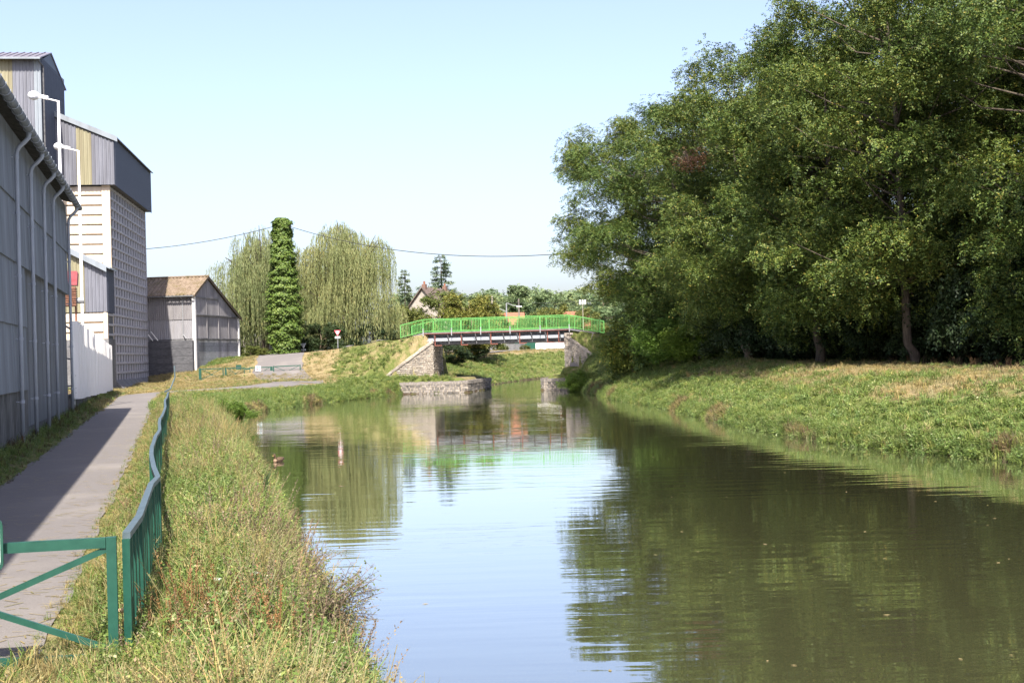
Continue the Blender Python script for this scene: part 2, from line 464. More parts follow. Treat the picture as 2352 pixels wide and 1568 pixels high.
def terrain_mat():
    m, nt, p = new_mat('grassy_ground')
    a = nt.nodes.new('ShaderNodeAttribute')
    a.attribute_name = 'cover'
    sep = nt.nodes.new('ShaderNodeSeparateColor')
    nt.links.new(a.outputs['Color'], sep.inputs[0])
    g = nt.nodes.new('ShaderNodeNewGeometry')

    def noise(sc, det=6):
        n = nt.nodes.new('ShaderNodeTexNoise')
        n.inputs['Scale'].default_value = sc
        n.inputs['Detail'].default_value = det
        nt.links.new(g.outputs['Position'], n.inputs['Vector'])
        return n
    n1, n2 = noise(1.7, 9), noise(13.0, 8)
    green = ramp(nt, [(0.3, (0.050, 0.065, 0.016)), (0.52, (0.084, 0.101, 0.028)), (0.72, (0.128, 0.135, 0.047))])
    nt.links.new(n2.outputs['Fac'], green.inputs[0])
    dry = ramp(nt, [(0.3, (0.150, 0.113, 0.058)), (0.55, (0.220, 0.175, 0.095)), (0.75, (0.260, 0.205, 0.117))])
    nt.links.new(n2.outputs['Fac'], dry.inputs[0])
    soil = ramp(nt, [(0.3, (0.022, 0.016, 0.011)), (0.6, (0.055, 0.039, 0.025)), (0.8, (0.085, 0.060, 0.037))])
    nt.links.new(n2.outputs['Fac'], soil.inputs[0])

    def mix(fac, A, B):
        # fac attribute + noise -> soft-edged patches
        ad = nt.nodes.new('ShaderNodeMath')
        ad.operation = 'ADD'
        nt.links.new(fac, ad.inputs[0])
        nt.links.new(n1.outputs['Fac'], ad.inputs[1])
        mr = nt.nodes.new('ShaderNodeMapRange')
        mr.inputs['From Min'].default_value = 0.82
        mr.inputs['From Max'].default_value = 1.12
        nt.links.new(ad.outputs[0], mr.inputs['Value'])
        mx = nt.nodes.new('ShaderNodeMix')
        mx.data_type = 'RGBA'
        nt.links.new(mr.outputs[0], mx.inputs['Factor'])
        nt.links.new(A, mx.inputs['A'])
        nt.links.new(B, mx.inputs['B'])
        return mx.outputs['Result']
    c = mix(sep.outputs['Red'], green.outputs[0], dry.outputs[0])
    c = mix(sep.outputs['Green'], c, soil.outputs[0])
    nt.links.new(c, p.inputs['Base Color'])
    p.inputs['Roughness'].default_value = 0.95
    p.inputs['Specular IOR Level'].default_value = 0.1
    b = nt.nodes.new('ShaderNodeBump')
    b.inputs['Strength'].default_value = 0.7
    b.inputs['Distance'].default_value = 0.08
    nt.links.new(n2.outputs['Fac'], b.inputs['Height'])
    nt.links.new(b.outputs[0], p.inputs['Normal'])
    return m


def water_mat():
    m, nt, p = new_mat('canal_water')
    nt.nodes.remove(p)
    g = nt.nodes.new('ShaderNodeNewGeometry')

    def wave(scale, stretch, det):
        mp = nt.nodes.new('ShaderNodeMapping')
        mp.inputs['Scale'].default_value = stretch
        mp.inputs['Rotation'].default_value = (0, 0, math.radians(3))
        nt.links.new(g.outputs['Position'], mp.inputs['Vector'])
        n = nt.nodes.new('ShaderNodeTexNoise')
        n.inputs['Scale'].default_value = scale
        n.inputs['Detail'].default_value = det
        n.inputs['Roughness'].default_value = 0.45
        nt.links.new(mp.outputs[0], n.inputs['Vector'])
        return n
    w1 = wave(1.0, (0.35, 2.2, 1), 2)
    w2 = wave(1.0, (0.05, 0.22, 1), 2)      # calm and rippled areas
    mr = nt.nodes.new('ShaderNodeMapRange')
    mr.inputs['From Min'].default_value = 0.35
    mr.inputs['From Max'].default_value = 0.7
    mr.inputs['To Min'].default_value = 0.25
    mr.inputs['To Max'].default_value = 1.0
    nt.links.new(w2.outputs['Fac'], mr.inputs['Value'])
    mul = nt.nodes.new('ShaderNodeMath')
    mul.operation = 'MULTIPLY'
    nt.links.new(w1.outputs['Fac'], mul.inputs[0])
    nt.links.new(mr.outputs[0], mul.inputs[1])
    b = nt.nodes.new('ShaderNodeBump')
    b.inputs['Strength'].default_value = 0.55
    b.inputs['Distance'].default_value = 0.02
    nt.links.new(mul.outputs[0], b.inputs['Height'])
    gl = nt.nodes.new('ShaderNodeBsdfGlossy')
    gl.inputs['Color'].default_value = (0.97, 0.98, 1.0, 1)
    gl.inputs['Roughness'].default_value = 0.022
    nt.links.new(b.outputs[0], gl.inputs['Normal'])
    df = nt.nodes.new('ShaderNodeBsdfDiffuse')
    df.inputs['Color'].default_value = (0.047, 0.048, 0.023, 1)
    fr = nt.nodes.new('ShaderNodeFresnel')
    fr.inputs['IOR'].default_value = 1.45
    mr2 = nt.nodes.new('ShaderNodeMapRange')
    mr2.inputs['From Max'].default_value = 0.55
    mr2.inputs['To Min'].default_value = 0.30
    mr2.inputs['To Max'].default_value = 0.86
    nt.links.new(fr.outputs[0], mr2.inputs['Value'])
    ms = nt.nodes.new('ShaderNodeMixShader')
    nt.links.new(mr2.outputs[0], ms.inputs[0])
    nt.links.new(df.outputs[0], ms.inputs[1])
    nt.links.new(gl.outputs[0], ms.inputs[2])
    nt.links.new(ms.outputs[0], nt.nodes['Material Output'].inputs['Surface'])
    return m


M['terrain'] = terrain_mat()
M['water'] = water_mat()


# ------------------------------------------------------------------ the lie of the land
def vnoise(x, y, s, seed=0):
    """value noise 0..1 at cell size s"""
    x, y = np.asarray(x, float) / s, np.asarray(y, float) / s
    ix, iy = np.floor(x).astype(np.int64), np.floor(y).astype(np.int64)
    fx, fy = x - ix, y - iy
    fx, fy = fx * fx * (3 - 2 * fx), fy * fy * (3 - 2 * fy)

    def h(a, b):
        k = (a * 374761393 + b * 668265263 + seed * 974634777) & 0x7fffffff
        k = ((k ^ (k >> 13)) * 1274126177) & 0x7fffffff
        return ((k ^ (k >> 16)) & 0xffff) / 65535.0
    return (h(ix, iy) * (1 - fx) + h(ix + 1, iy) * fx) * (1 - fy) + (h(ix, iy + 1) * (1 - fx) + h(ix + 1, iy + 1) * fx) * fy


def sst(a, b, x):
    t = np.clip((np.asarray(x, float) - a) / (b - a), 0, 1)
    return t * t * (3 - 2 * t)


W_LEFT = [(7, -20), (-1.7, 13), (-3.5, 20.6), (-6.0, 31.6), (-9.3, 45), (-12.7, 59), (-15.0, 68), (-15.8, 76), (-15.4, 84), (-14.2, 91),
          (-12.2, 99), (-9.9, 106), (-9.4, 109), (-3.7, 109), (-2.0, 120), (-3.4, 123), (-3.4, 127), (0.0, 146), (4.5, 163), (12, 170), (30, 178), (90, 192)]
W_RIGHT = [(95, 178), (40, 164), (24, 158), (16, 150), (10, 138), (7.5, 128), (6.5, 123), (3.9, 119.5), (2.3, 109), (5.0, 109), (5.4, 106), (6.6, 85), (7.9, 74),
           (8.6, 61), (9.3, 50), (10.4, 41.7), (13.2, 33.4), (18, 24), (25, 8), (32, -20)]
WATER = np.array(W_LEFT + W_RIGHT, float)
CL = np.array([(-20, 18), (13, 4), (33, 2), (60, -2), (80, -4), (105, -2), (110, -0.7), (126, 2), (150, 7), (165, 15), (175, 40), (190, 120)], float)


def shore(x, y):
    """signed distance to the waterline, positive on land"""
    x, y = np.asarray(x, float), np.asarray(y, float)
    d = np.full(x.shape, 1e9)
    ins = np.zeros(x.shape, bool)
    n = len(WATER)
    for i in range(n):
        ax, ay = WATER[i]
        bx, by = WATER[(i + 1) % n]
        ex, ey = bx - ax, by - ay
        t = np.clip(((x - ax) * ex + (y - ay) * ey) / (ex * ex + ey * ey), 0, 1)
        d = np.minimum(d, np.hypot(x - ax - t * ex, y - ay - t * ey))
        c = (ay > y) != (by > y)
        with np.errstate(divide='ignore', invalid='ignore'):
            xi = ex * (y - ay) / (ey if ey else 1e-9) + ax
        ins ^= c & (x < xi)
    return np.where(ins, -d, d)


# bridge frame: near edge from N0 along A, B points away from the camera
N0 = np.array((-7.65, 113.0))
BA = np.array((0.989, -0.148))
BB = np.array((0.148, 0.989))
RIDGE_L = [(-7.3, 115.2, 5.05), (-9.6, 115.6, 4.6), (-12, 116.9, 4.2), (-15, 118.8, 3.9), (-20, 122, 3.65), (-28, 126.5, 3.4), (-45, 133, 3.3), (-90, 140, 3.2)]
RIDGE_R = [(5.3, 113.4, 5.05), (7.6, 113, 4.6), (11, 112.8, 4.0), (16, 113, 3.6), (30, 115, 3.3), (70, 120, 3.2)]
WING_L = ((-6.95, 113.2), (-10.9, 111.0))
WING_R = ((4.45, 111.5), (6.9, 110.2))


def ridge_field(x, y, pts, slope_fn):
    best = np.full(x.shape, -1e3)
    for (ax, ay, az), (bx, by, bz) in zip(pts[:-1], pts[1:]):
        ex, ey = bx - ax, by - ay
        t = np.clip(((x - ax) * ex + (y - ay) * ey) / (ex * ex + ey * ey), 0, 1)
        d = np.hypot(x - ax - t * ex, y - ay - t * ey)
        z = az + (bz - az) * t - slope_fn(ax + ex * t) * np.maximum(0, d - 2.7)
        best = np.maximum(best, z)
    return best


def side(x, y, p, q):
    return (q[0] - p[0]) * (y - p[1]) - (q[1] - p[1]) * (x - p[0])


def height(x, y, rough=True):
    x, y = np.asarray(x, float), np.asarray(y, float)
    sd = shore(x, y)
    xc = np.interp(y, CL[:, 0], CL[:, 1])
    left = x < xc
    # level of the land away from the water
    hl = 0.7 + 0.5 * sst(20, 95, y) + 0.3 * sst(95, 113, y)
    u = x * 0.9685 + y * 0.249
    hl = hl + 0.25 * sst(-3.6, -4.6, u) * (1 - sst(85, 100, y)) + 0.6 * sst(-30, -36, x) * sst(85, 100, y)
    hr = 1.9 + 0.95 * sst(45, 105, y) + 0.3 * sst(6, 14, sd)
    hb = 2.5 + 1.0 * sst(140, 178, y)
    back = sst(118, 126, y)
    hl = hl * (1 - back) + hb * back
    hr = hr * (1 - back) + hb * back
    H = np.where(left, hl, hr)
    # embankments of the road over the bridge
    s_al = (x - N0[0]) * BA[0] + (y - N0[1]) * BA[1]
    eL = ridge_field(x, y, RIDGE_L, lambda q: np.interp(q, [-26, -19, -14.5, -11, -8], [0.2, 0.22, 0.45, 0.85, 1.0]))
    cutL = (s_al > 0.55) | ((x > WING_L[1][0]) & (side(x, y, WING_L[0], WING_L[1]) > -0.15))
    eL = np.where(cutL, -5, eL)
    eR = ridge_field(x, y, RIDGE_R, lambda q: np.interp(q, [5, 9, 16, 30], [1.0, 0.9, 0.5, 0.3]))
    cutR = (s_al < 12.45) | ((x < WING_R[1][0]) & (side(x, y, WING_R[0], WING_R[1]) < 0.15))
    eR = np.where(cutR, -5, eR)
    quay = sst(107.3, 108.6, y) * (1 - sst(119, 121.5, y))
    H = np.where((quay > 0.5) & (s_al > 0.9) & (s_al < 12.1), np.minimum(H, 1.25), H)
    H = np.where((quay > 0.5) & ~left & (sd < 4), np.minimum(H, 1.2 + 0.35 * sd), H)
    H = np.where((quay > 0.5) & left & (s_al < 1), np.minimum(H, 1.35), H)
    # bank profile
    near_left = left & (y < 64)
    w = np.where(left, np.interp(y, [58, 68, 104, 108, 118, 126], [1.5, 3.5, 6.0, 1.0, 1.0, 7.5]), np.interp(y, [40, 100, 108, 119, 126], [6.0, 5.5, 1.2, 1.2, 7.5]))
    lip = np.where(left, np.interp(y, [58, 68, 107, 108.5, 119, 122], [0.12, 0.3, 0.35, 1.0, 1.0, 0.25]), np.interp(y, [106, 108.5, 119, 122], [0.28, 0.95, 0.95, 0.25]))
    lip = np.minimum(lip, H)
    t = np.clip(sd / w, 0, 1)
    prof = np.where(left & (y < 64), np.sin(t * math.pi / 2) ** 0.9, 0.55 * t + 0.45 * np.sin(t * math.pi / 2))
    land = lip * np.clip(sd / 0.55, 0, 1) ** 0.8 + (H - lip) * prof
    z = np.where(sd >= 0, land, np.maximum(-1.0, sd * 0.9))
    z = np.where(sd > 0.2, np.maximum(z, np.maximum(eL, eR)), z)
    if rough:
        k = np.clip((sd - 0.2) / 2, 0, 1) * np.where((u > -4.1) & (u < -0.9) & (y < 92), 0.0, 1.0)
        z = z + k * (0.10 * (vnoise(x, y, 3.1, 1) - 0.5) + 0.05 * (vnoise(x, y, 1.1, 2) - 0.5)) * np.where(near_left, 0.6, 1.0)
    return z


def hz(x, y):
    return float(height(np.array([x]), np.array([y]))[0])


# straight run of the towpath: s metres along it, u metres to the right of the line through the camera foot
PT = (-0.249, 0.9685)
PN = (0.9685, 0.249)


def pw(u, s):
    return (PT[0] * s + PN[0] * u, PT[1] * s + PN[1] * u)


def cover(x, y):
    """dry straw (R) and bare, littered or shade-darkened soil (G), 0..1 about 0.35 neutral"""
    sd = shore(x, y)
    xc = np.interp(y, CL[:, 0], CL[:, 1])
    left = x < xc
    n = 0.6 * vnoise(x, y, 5.0, 5) + 0.4 * vnoise(x, y, 1.7, 6)
    dry = 0.12 + 0.45 * n
    farl = left & (y > 62) & (y < 125)
    dry = np.where(farl, 0.15 + 0.5 * sst(2.5, 5.0, sd) + 0.3 * (n - 0.5), dry)
    emb = farl & (x > -15.5) & (y > 110)
    dry = np.where(emb, 0.12 + 0.62 * n, dry)
    rb = ~left & (y < 108)
    dry = np.where(rb, 0.05 + 0.74 * n * sst(1.0, 4.0, sd) + 0.15 * sst(5, 6.5, sd) * (1 - sst(9, 11, sd)), dry)
    bb = y > 119
    dry = np.where(bb, 0.12 + 0.3 * n + 0.55 * sst(5.5, 7.5, sd) * (1 - sst(16, 22, sd)), dry)
    dry = np.where(left & (y < 62), 0.3 + 0.25 * n, dry)
    soil = np.where(sd < 0.25, 0.6, 0.05)
    soil = np.where(rb & (sd > 6.6), 0.15 + 0.6 * sst(6.8, 9, sd), soil)  # leaf litter, widened to paint in the tree shade band
    u = x * 0.9685 + y * 0.249
    soil = np.where(left & (u < -3.9) & (y < 95), 0.5, soil)
    return np.clip(dry, 0, 1), np.clip(soil, 0, 1)


def make_terrain():
    xs = np.concatenate([[-4000, -2000, -1000, -500, -300, -200, -140, -100, -80, -65, -55], np.arange(-48, -20, 0.6), np.arange(-20, 16, 0.32), np.arange(16, 40, 0.7),
                         [44, 50, 60, 75, 100, 140, 200, 300, 500, 1000, 2000, 4000]])
    ys = np.concatenate([[-600, -300, -120, -60, -30, -15, -5], np.arange(0, 62, 0.38), np.arange(62, 104, 0.5), np.arange(104, 124, 0.3), np.arange(124, 180, 0.8),
                         [184, 190, 200, 215, 235, 260, 300, 360, 450, 600, 900, 1500, 3000, 6000]])
    X, Y = np.meshgrid(xs, ys)
    Z = height(X.ravel(), Y.ravel())
    nx, ny = len(xs), len(ys)
    V = np.stack([X.ravel(), Y.ravel(), Z], 1)
    i = (np.arange(ny - 1)[:, None] * nx + np.arange(nx - 1)[None, :]).ravel()
    F = np.stack([i, i + 1, i + 1 + nx, i + nx], 1)
    me = np_mesh('ground', V, F, M['terrain'], True)
    d, g = cover(X.ravel(), Y.ravel())
    ca = me.color_attributes.new('cover', 'FLOAT_COLOR', 'POINT')
    arr = np.stack([d, g, np.zeros_like(d), np.ones_like(d)], 1).astype(np.float32)
    ca.data.foreach_set('color', arr.ravel())
    o = link('ground', me)
    tag(o, 'grassy canal banks and verges rising to road level', None, kind='structure')


make_terrain()

wm = MB()
wm.add([(-40, -25, 0), (130, -25, 0), (130, 340, 0), (-40, 340, 0)], [(0, 1, 2, 3)])
tag(wm.build('canal_water', M['water'], fixn=False), 'still green brown canal water mirroring sky and trees', None, kind='structure')


def ribbon(name, line, mat, lift=0.02, step=0.8, nacross=6, label='', wob=0.0):
    """a strip laid on the land; line = [(x, y, left width, right width)]"""
    pts = np.array(line, float)
    seg = np.hypot(np.diff(pts[:, 0]), np.diff(pts[:, 1]))
    cum = np.concatenate([[0], np.cumsum(seg)])
    q = np.arange(0, cum[-1], step)
    q = np.append(q, cum[-1])
    P = np.stack([np.interp(q, cum, pts[:, k]) for k in range(4)], 1)
    d = np.gradient(P[:, :2], axis=0)
    d /= np.linalg.norm(d, axis=1)[:, None] + 1e-9
    nrm = np.stack([d[:, 1], -d[:, 0]], 1)
    k = np.linspace(0, 1, nacross)
    wl = P[:, 2] + wob * (vnoise(q, q * 0, 0.9, 31) - 0.5)
    wr = P[:, 3] + wob * (vnoise(q, q * 0, 0.9, 32) - 0.5)
    off = -wl[:, None] * (1 - k)[None, :] + wr[:, None] * k[None, :]
    X = P[:, 0][:, None] + nrm[:, 0][:, None] * off
    Y = P[:, 1][:, None] + nrm[:, 1][:, None] * off
    Z = height(X.ravel(), Y.ravel(), True).reshape(X.shape)
    Zs = height(X.ravel(), Y.ravel(), False).reshape(X.shape)
    Z = np.maximum(Z, Zs) + lift
    V = np.stack([X.ravel(), Y.ravel(), Z.ravel()], 1)
    n, m = X.shape
    i = (np.arange(n - 1)[:, None] * m + np.arange(m - 1)[None, :]).ravel()
    F = np.stack([i, i + 1, i + 1 + m, i + m], 1)
    o = link(name, np_mesh(name, V, F, mat, True))
    return tag(o, label, None, kind='structure')


# towpath: straight, then bending right in front of the far gate
PU0, PU1 = -3.62, -1.2
mid = (PU0 + PU1) / 2
hw = (PU1 - PU0) / 2
line = [(*pw(mid, s), hw, hw) for s in range(4, 88, 4)]
e = line[-1]
line += [(e[0] - 0.5, e[1] + 4, hw, hw), (e[0] + 0.8, e[1] + 9, 1.6, 1.6), (e[0] + 3.5, e[1] + 15, 2.0, 1.8), (e[0] + 6.0, e[1] + 22, 2.2, 1.8)]
END_PATH = (e[0] + 6.0, e[1] + 22)
ribbon('towpath', line, M['asphalt'], 0.022, 0.5, 9, 'grey asphalt towpath beside the warehouse', 0.12)
# road over the bridge and its branch down to the gate
rl = [(p[0], p[1], 2.6, 2.6) for p in RIDGE_L]
road = ribbon('road', rl, M['asphalt'], 0.05, 0.8, 6, 'grey asphalt road climbing to the bridge')
ribbon('branch_road', [(-21.5, 123.5, 2.2, 2.4), (-21.0, 119.5, 2.0, 2.4), (-20.5, 116, 2.0, 2.2), (-20.6, 113.6, 2.2, 2.0), (END_PATH[0] + 0.4, END_PATH[1] + 0.2, 2.2, 1.9)], M['asphalt'], 0.028, 0.6, 7,
       'grey asphalt branch dropping from the road to the far gate', 0.3)
ribbon('road_beyond_bridge', [(p[0], p[1], 2.6, 2.6) for p in RIDGE_R], M['asphalt'], 0.05, 1.0, 5, 'asphalt road leaving the bridge behind the trees')
ribbon('far_footpath', [(-15, 130, 0.9, 0.9), (-9.5, 146, 0.9, 0.9), (-4.6, 164, 1.0, 1.0), (2.0, 178, 1.2, 1.2), (12, 187, 1.2, 1.2)], M['asphalt'], 0.11, 0.8, 4,
       'narrow asphalt footpath seen under the bridge')
for k in range(3):
    c = Vector((-18.6 - 1.6 * k, 121.0 + 1.0 * k, 0))
    mb = MB()
    d = Vector((-0.845, 0.53, 0))
    n_ = Vector((0.53, 0.845, 0))
    vs = []
    for a_, b_ in ((-0.55, -0.2), (0.55, -0.2), (0.55, 0.2), (-0.55, 0.2)):
        p = c + d * a_ + n_ * (b_ - 0.6)
        vs.append((p.x, p.y, float(max(height(np.array([p.x]), np.array([p.y]), False)[0], hz(p.x, p.y))) + 0.10))
    mb.add(vs, [(0, 1, 2, 3)])
    mb.build('lane_dash', M['white'], road, fixn=False)


def strip_sheet(width, h, pitch, depth, mat, name, crest=0.35, flat=0.35):
    """one trapezoid-ribbed sheet standing in x (width), z (h); ribs towards -y"""
    mb = MB()
    n = max(1, int(round(width / pitch)))
    p = width / n
    prof = []
    for i in range(n):
        x = i * p
        prof += [(x, 0), (x + p * flat, 0), (x + p * (flat + (1 - flat - crest) / 2), -depth), (x + p * (flat + (1 - flat - crest) / 2 + crest), -depth)]
    prof.append((width, 0))
    vs, fs = [], []
    for (x, y) in prof:
        vs += [(x, y, 0), (x, y, h)]
    for i in range(len(prof) - 1):
        fs.append((2 * i, 2 * i + 2, 2 * i + 3, 2 * i + 1))
    mb.add(vs, fs)
    return mb.mesh(name, mat)


# ------------------------------------------------------------------ warehouse along the path
S0, S1 = 6.0, 59.2
WU = -4.45
wx, wy = pw(WU, S0)
PRZ = math.atan2(0.249, 0.9685)
WZ = 0.55
wh = root('warehouse', (wx, wy, WZ), PRZ, 'long grey panelled warehouse beside the path with downpipes', 'warehouse')
LEN = S1 - S0
ZB = [2.55, 4.46, 6.28, 8.08, 10.1]
YSTEP = 42.8 - S0
mb = MB()
mb.box(-16, -0.22, 0, LEN, 0, 10.0 - WZ)
mb.build('wall_core', M['cement_dark'], wh)
mb = MB()
mb.box(-0.21, -0.02, 0, YSTEP, 0, ZB[0] - WZ - 0.02)
mb.build('concrete_base', M['plinth'], wh)
# sheets: each one slightly lapped over the one below
ncol = 32
cw = LEN / ncol
for r in range(4):
    h = ZB[r + 1] - ZB[r]
    mb = MB()
    mb.prism([(-0.20, -0.06), (0.035 + 0.0, -0.06), (-0.015, h - 0.02), (-0.20, h - 0.02)], 'y', 0.012, cw - 0.012)
    me = mb.mesh('wall_panel', M['cement'])
    for c in range(ncol):
        if r < 2 and c * cw > YSTEP - 0.3:
            continue
        j = random.uniform(-0.006, 0.006)
        link('wall_panel', me, wh, (j, c * cw, ZB[r] - WZ))
mb = MB()
mb.box(-0.21, -0.10, YSTEP, LEN - 0.02, 0, 1.3 - WZ)
mb.build('concrete_base', M['plinth'], wh)
nl = 11
lw = (LEN - YSTEP) / nl
mb = MB()
mb.box(-0.2, -0.12, 0.01, lw - 0.015, 0, 6.28 - 1.32)
me = mb.mesh('lower_panel', M['cement_dark'])
for c in range(nl):
    link('lower_panel', me, wh, (random.uniform(-0.01, 0.01), YSTEP + c * lw, 1.31 - WZ))
# roof of corrugated sheets, edge shows over the gutter
ww, amp, pit = [], 0.03, 0.30
nwave = int(LEN / pit * 4)
vs, fs = [], []
for i in range(nwave + 1):
    y = -0.3 + (LEN + 0.75) * i / nwave
    dz = amp * math.cos(2 * math.pi * i / 4)
    vs += [(0.55, y, 9.62 + dz), (-8.2, y, 12.0 + dz), (-16.6, y, 9.62 + dz), (0.55, y, 9.56 + dz)]
for i in range(nwave):
    a = i * 4
    fs += [(a, a + 4, a + 5, a + 1), (a + 1, a + 5, a + 6, a + 2), (a, a + 3, a + 7, a + 4)]
mb = MB()
mb.add(vs, fs)
mb.build('roof', M['eave_cement'], wh)
mb = MB()
mb.prism([(-0.05, 9.42), (-8.1, 11.7), (-16, 9.42)], 'y', 0.05, LEN - 0.05)
mb.build('gable', M['cement_dark'], wh)
mb = MB()
prof = [(0.52 + 0.13 * math.cos(t), 9.47 + 0.13 * math.sin(t)) for t in np.linspace(math.pi, 2 * math.pi, 8)]
prof += [(0.52 + 0.11 * math.cos(t), 9.47 + 0.11 * math.sin(t)) for t in np.linspace(2 * math.pi, math.pi, 8)]
mb.prism(prof, 'y', -0.3, LEN + 0.45)
mb.build('gutter', M['cement'], wh)
mb = MB()
mb.tube([(0.52 + 0.145 * math.cos(t), 0, 9.47 + 0.145 * math.sin(t)) for t in np.linspace(math.pi, 2 * math.pi, 7)], 0.015, 5)
me = mb.mesh('gutter_bracket', M['pipe'])
for i in range(int(LEN / 0.9)):
    link('gutter_bracket', me, wh, (0, 0.2 + i * 0.9, 0))
for pxx in (36, 69, 99, 121, 156):
    Yp = 4.6 * 3000 / (405 - pxx)
    s = (Yp + 0.249 * 4.45) / 0.9685 - S0
    mb = MB()
    mb.tube([(0.5, s, 9.42), (0.48, s, 9.22), (0.36, s, 9.08), (0.24, s, 8.98), (0.16, s, 8.84), (0.14, s, 8.6), (0.14, s, 4.5), (0.14, s, 0.1)], [0.085, 0.07, 0.065, 0.062, 0.062, 0.06, 0.06, 0.06], 10)
    pp = mb.build('downpipe', M['pipe'], wh, smooth=True)
    for z in (1.6, 3.4, 5.2, 7.0, 8.62):
        mb = MB()
        mb.tube([(0.14, s, z), (0.14, s, z + 0.09)], 0.075, 10)
        mb.box(-0.02, 0.12, s - 0.02, s + 0.02, z + 0.03, z + 0.06)
        mb.build('pipe_collar', M['pipe'], pp)

# ------------------------------------------------------------------ white corrugated fence on a concrete plinth
FS0, FS1 = 59.6, 91.0
fx, fy = pw(WU, FS0)
FRZ = PRZ
ff = root('sheet_fence', (fx, fy, 0.9), FRZ, 'white corrugated sheet fence on dark concrete plinth beyond the warehouse', 'fence')
flen = FS1 - FS0
nsh = 26
sw = flen / nsh
sh_me = strip_sheet(sw - 0.03, 1.0, 1.2, 0.30, M['white_sheet'], 'fence_sheet', 0.2, 0.2)
for i in range(nsh):
    t = (i + 0.5) / nsh
    zb = 1.75 - 0.30 * t + random.uniform(-0.05, 0.05)
    zt = 5.15 - 0.75 * t + random.uniform(-0.03, 0.03)
    o = link('fence_sheet', sh_me, ff, (0.03 + random.uniform(-0.02, 0.02), i * sw, zb - 0.9))
    o.rotation_euler = (random.uniform(-0.008, 0.008), random.uniform(-0.01, 0.01), math.pi / 2 + random.uniform(-0.02, 0.02))
    o.scale = (1, 1, zt - zb)
for i in range(7):
    y0 = i * flen / 7
    mb = MB()
    mb.box(-0.3, 0.0, y0 + 0.01, y0 + flen / 7 - 0.01, -0.3, 1.0)
    mb.build('plinth_panel', M['plinth'], ff)
for zf, zt_ in ((1.4, 1.15), (2.6, 2.25), (4.0, 3.25)):
    mb = MB()
    mb.bar((-0.16, 0, zf), (-0.16, flen, zt_), 0.06, 0.06)
    mb.build('fence_rail', M['steel'], ff)
for zf in (0.75, 0.95, 1.5):
    mb = MB()
    mb.tube([(0.17, 0.3, zf + 0.35), (0.17, flen * 0.5, zf + 0.15), (0.16, flen - 0.2, zf)], 0.013, 5)
    mb.build('wire_strand', M['dark_steel'], ff)
# scrawled letters on the plinth
mb = MB()
y0 = 1.0
mb.tube([(0.012, y0, 0.35), (0.012, y0 + 0.02, 0.82), (0.012, y0 + 0.75, 0.38), (0.012, y0 + 0.8, 0.85)], 0.022, 5)
mb.tube([(0.012, y0 + 0.75, 0.2), (0.012, y0 + 0.2, 0.22), (0.012, y0 + 0.6, 0.02), (0.012, y0 + 0.1, -0.12), (0.012, y0 + 0.65, -0.2)], 0.022, 5)
mb.build('graffiti', M['white'], ff)

# ------------------------------------------------------------------ grain silos
SRZ = math.radians(7.5)
SX, SY, SZ = -30.5, 100.0, 1.2


def sl(x, y):
    c, s = math.cos(SRZ), math.sin(SRZ)
    return (SX + c * x - s * y, SY + s * x + c * y)


silo = root('grain_silo', (SX, SY, SZ), SRZ, 'tall concrete grain silo with ribbed side and dark steel cap', 'silo')
ZT = 16.9 - SZ
SL_ = 18.5
mb = MB()
mb.box(-11, -0.14, 0.25, SL_, 0, ZT)
mb.build('wall_core', M['cell'], silo)
# cream front: flat panels stacked with shadow joints, corner post at the right
rowh = 0.747
nrow = int(ZT / rowh)
mb = MB()
mb.prism([(0.24, 0.0), (0.06, 0.0), (0.0, 0.05), (0.0, rowh - 0.09), (0.24, rowh - 0.05)], 'x', -10.9, -0.62)
me = mb.mesh('front_panel', M['cream'])
for r in range(nrow):
    link('front_panel', me, silo, (0, 0, ZT - (r + 1) * rowh))
mb = MB()
mb.box(-0.60, 0.0, -0.04, 0.35, 0, ZT)
mb.build('corner_post', M['cream'], silo)
# ribbed side: horizontal beams and vertical fins with shallow shade-dark cells between
mb = MB()
mb.prism([(-0.42, 0.0), (0.0, 0.04), (0.0, 0.20), (-0.42, 0.24)], 'y', 0.36, SL_ - 0.02)
me = mb.mesh('beam', M['ribs'])
for r in range(nrow + 1):
    link('beam', me, silo, (0, 0, ZT - r * rowh - 0.30))
ncell = 14
cwid = (SL_ - 0.36) / ncell
mb = MB()
mb.prism([(-0.16, -0.20), (-0.03, -0.14), (-0.03, 0.14), (-0.16, 0.20)], 'z', 0, ZT)
me = mb.mesh('fin', M['ribs'])
for c in range(1, ncell):
    link('fin', me, silo, (0, 0.36 + c * cwid, 0))
mb = MB()
mb.box(-0.42, 0.0, SL_ - 0.5, SL_ + 0.02, 0, ZT)
mb.build('corner_post', M['ribs'], silo)
mb = MB()
mb.prism([(-0.4, 0.0), (0.75, 0.0), (0.05, 0.75), (-0.4, 0.75)], 'y', 0.2, SL_ + 0.3)
mb.build('footing', M['concrete'], silo)
# steel cap
e0, hi_ = 20.5 - SZ, 0.43
xs_ = 0.45


def ztop(x):
    return e0 + (xs_ - x) * hi_


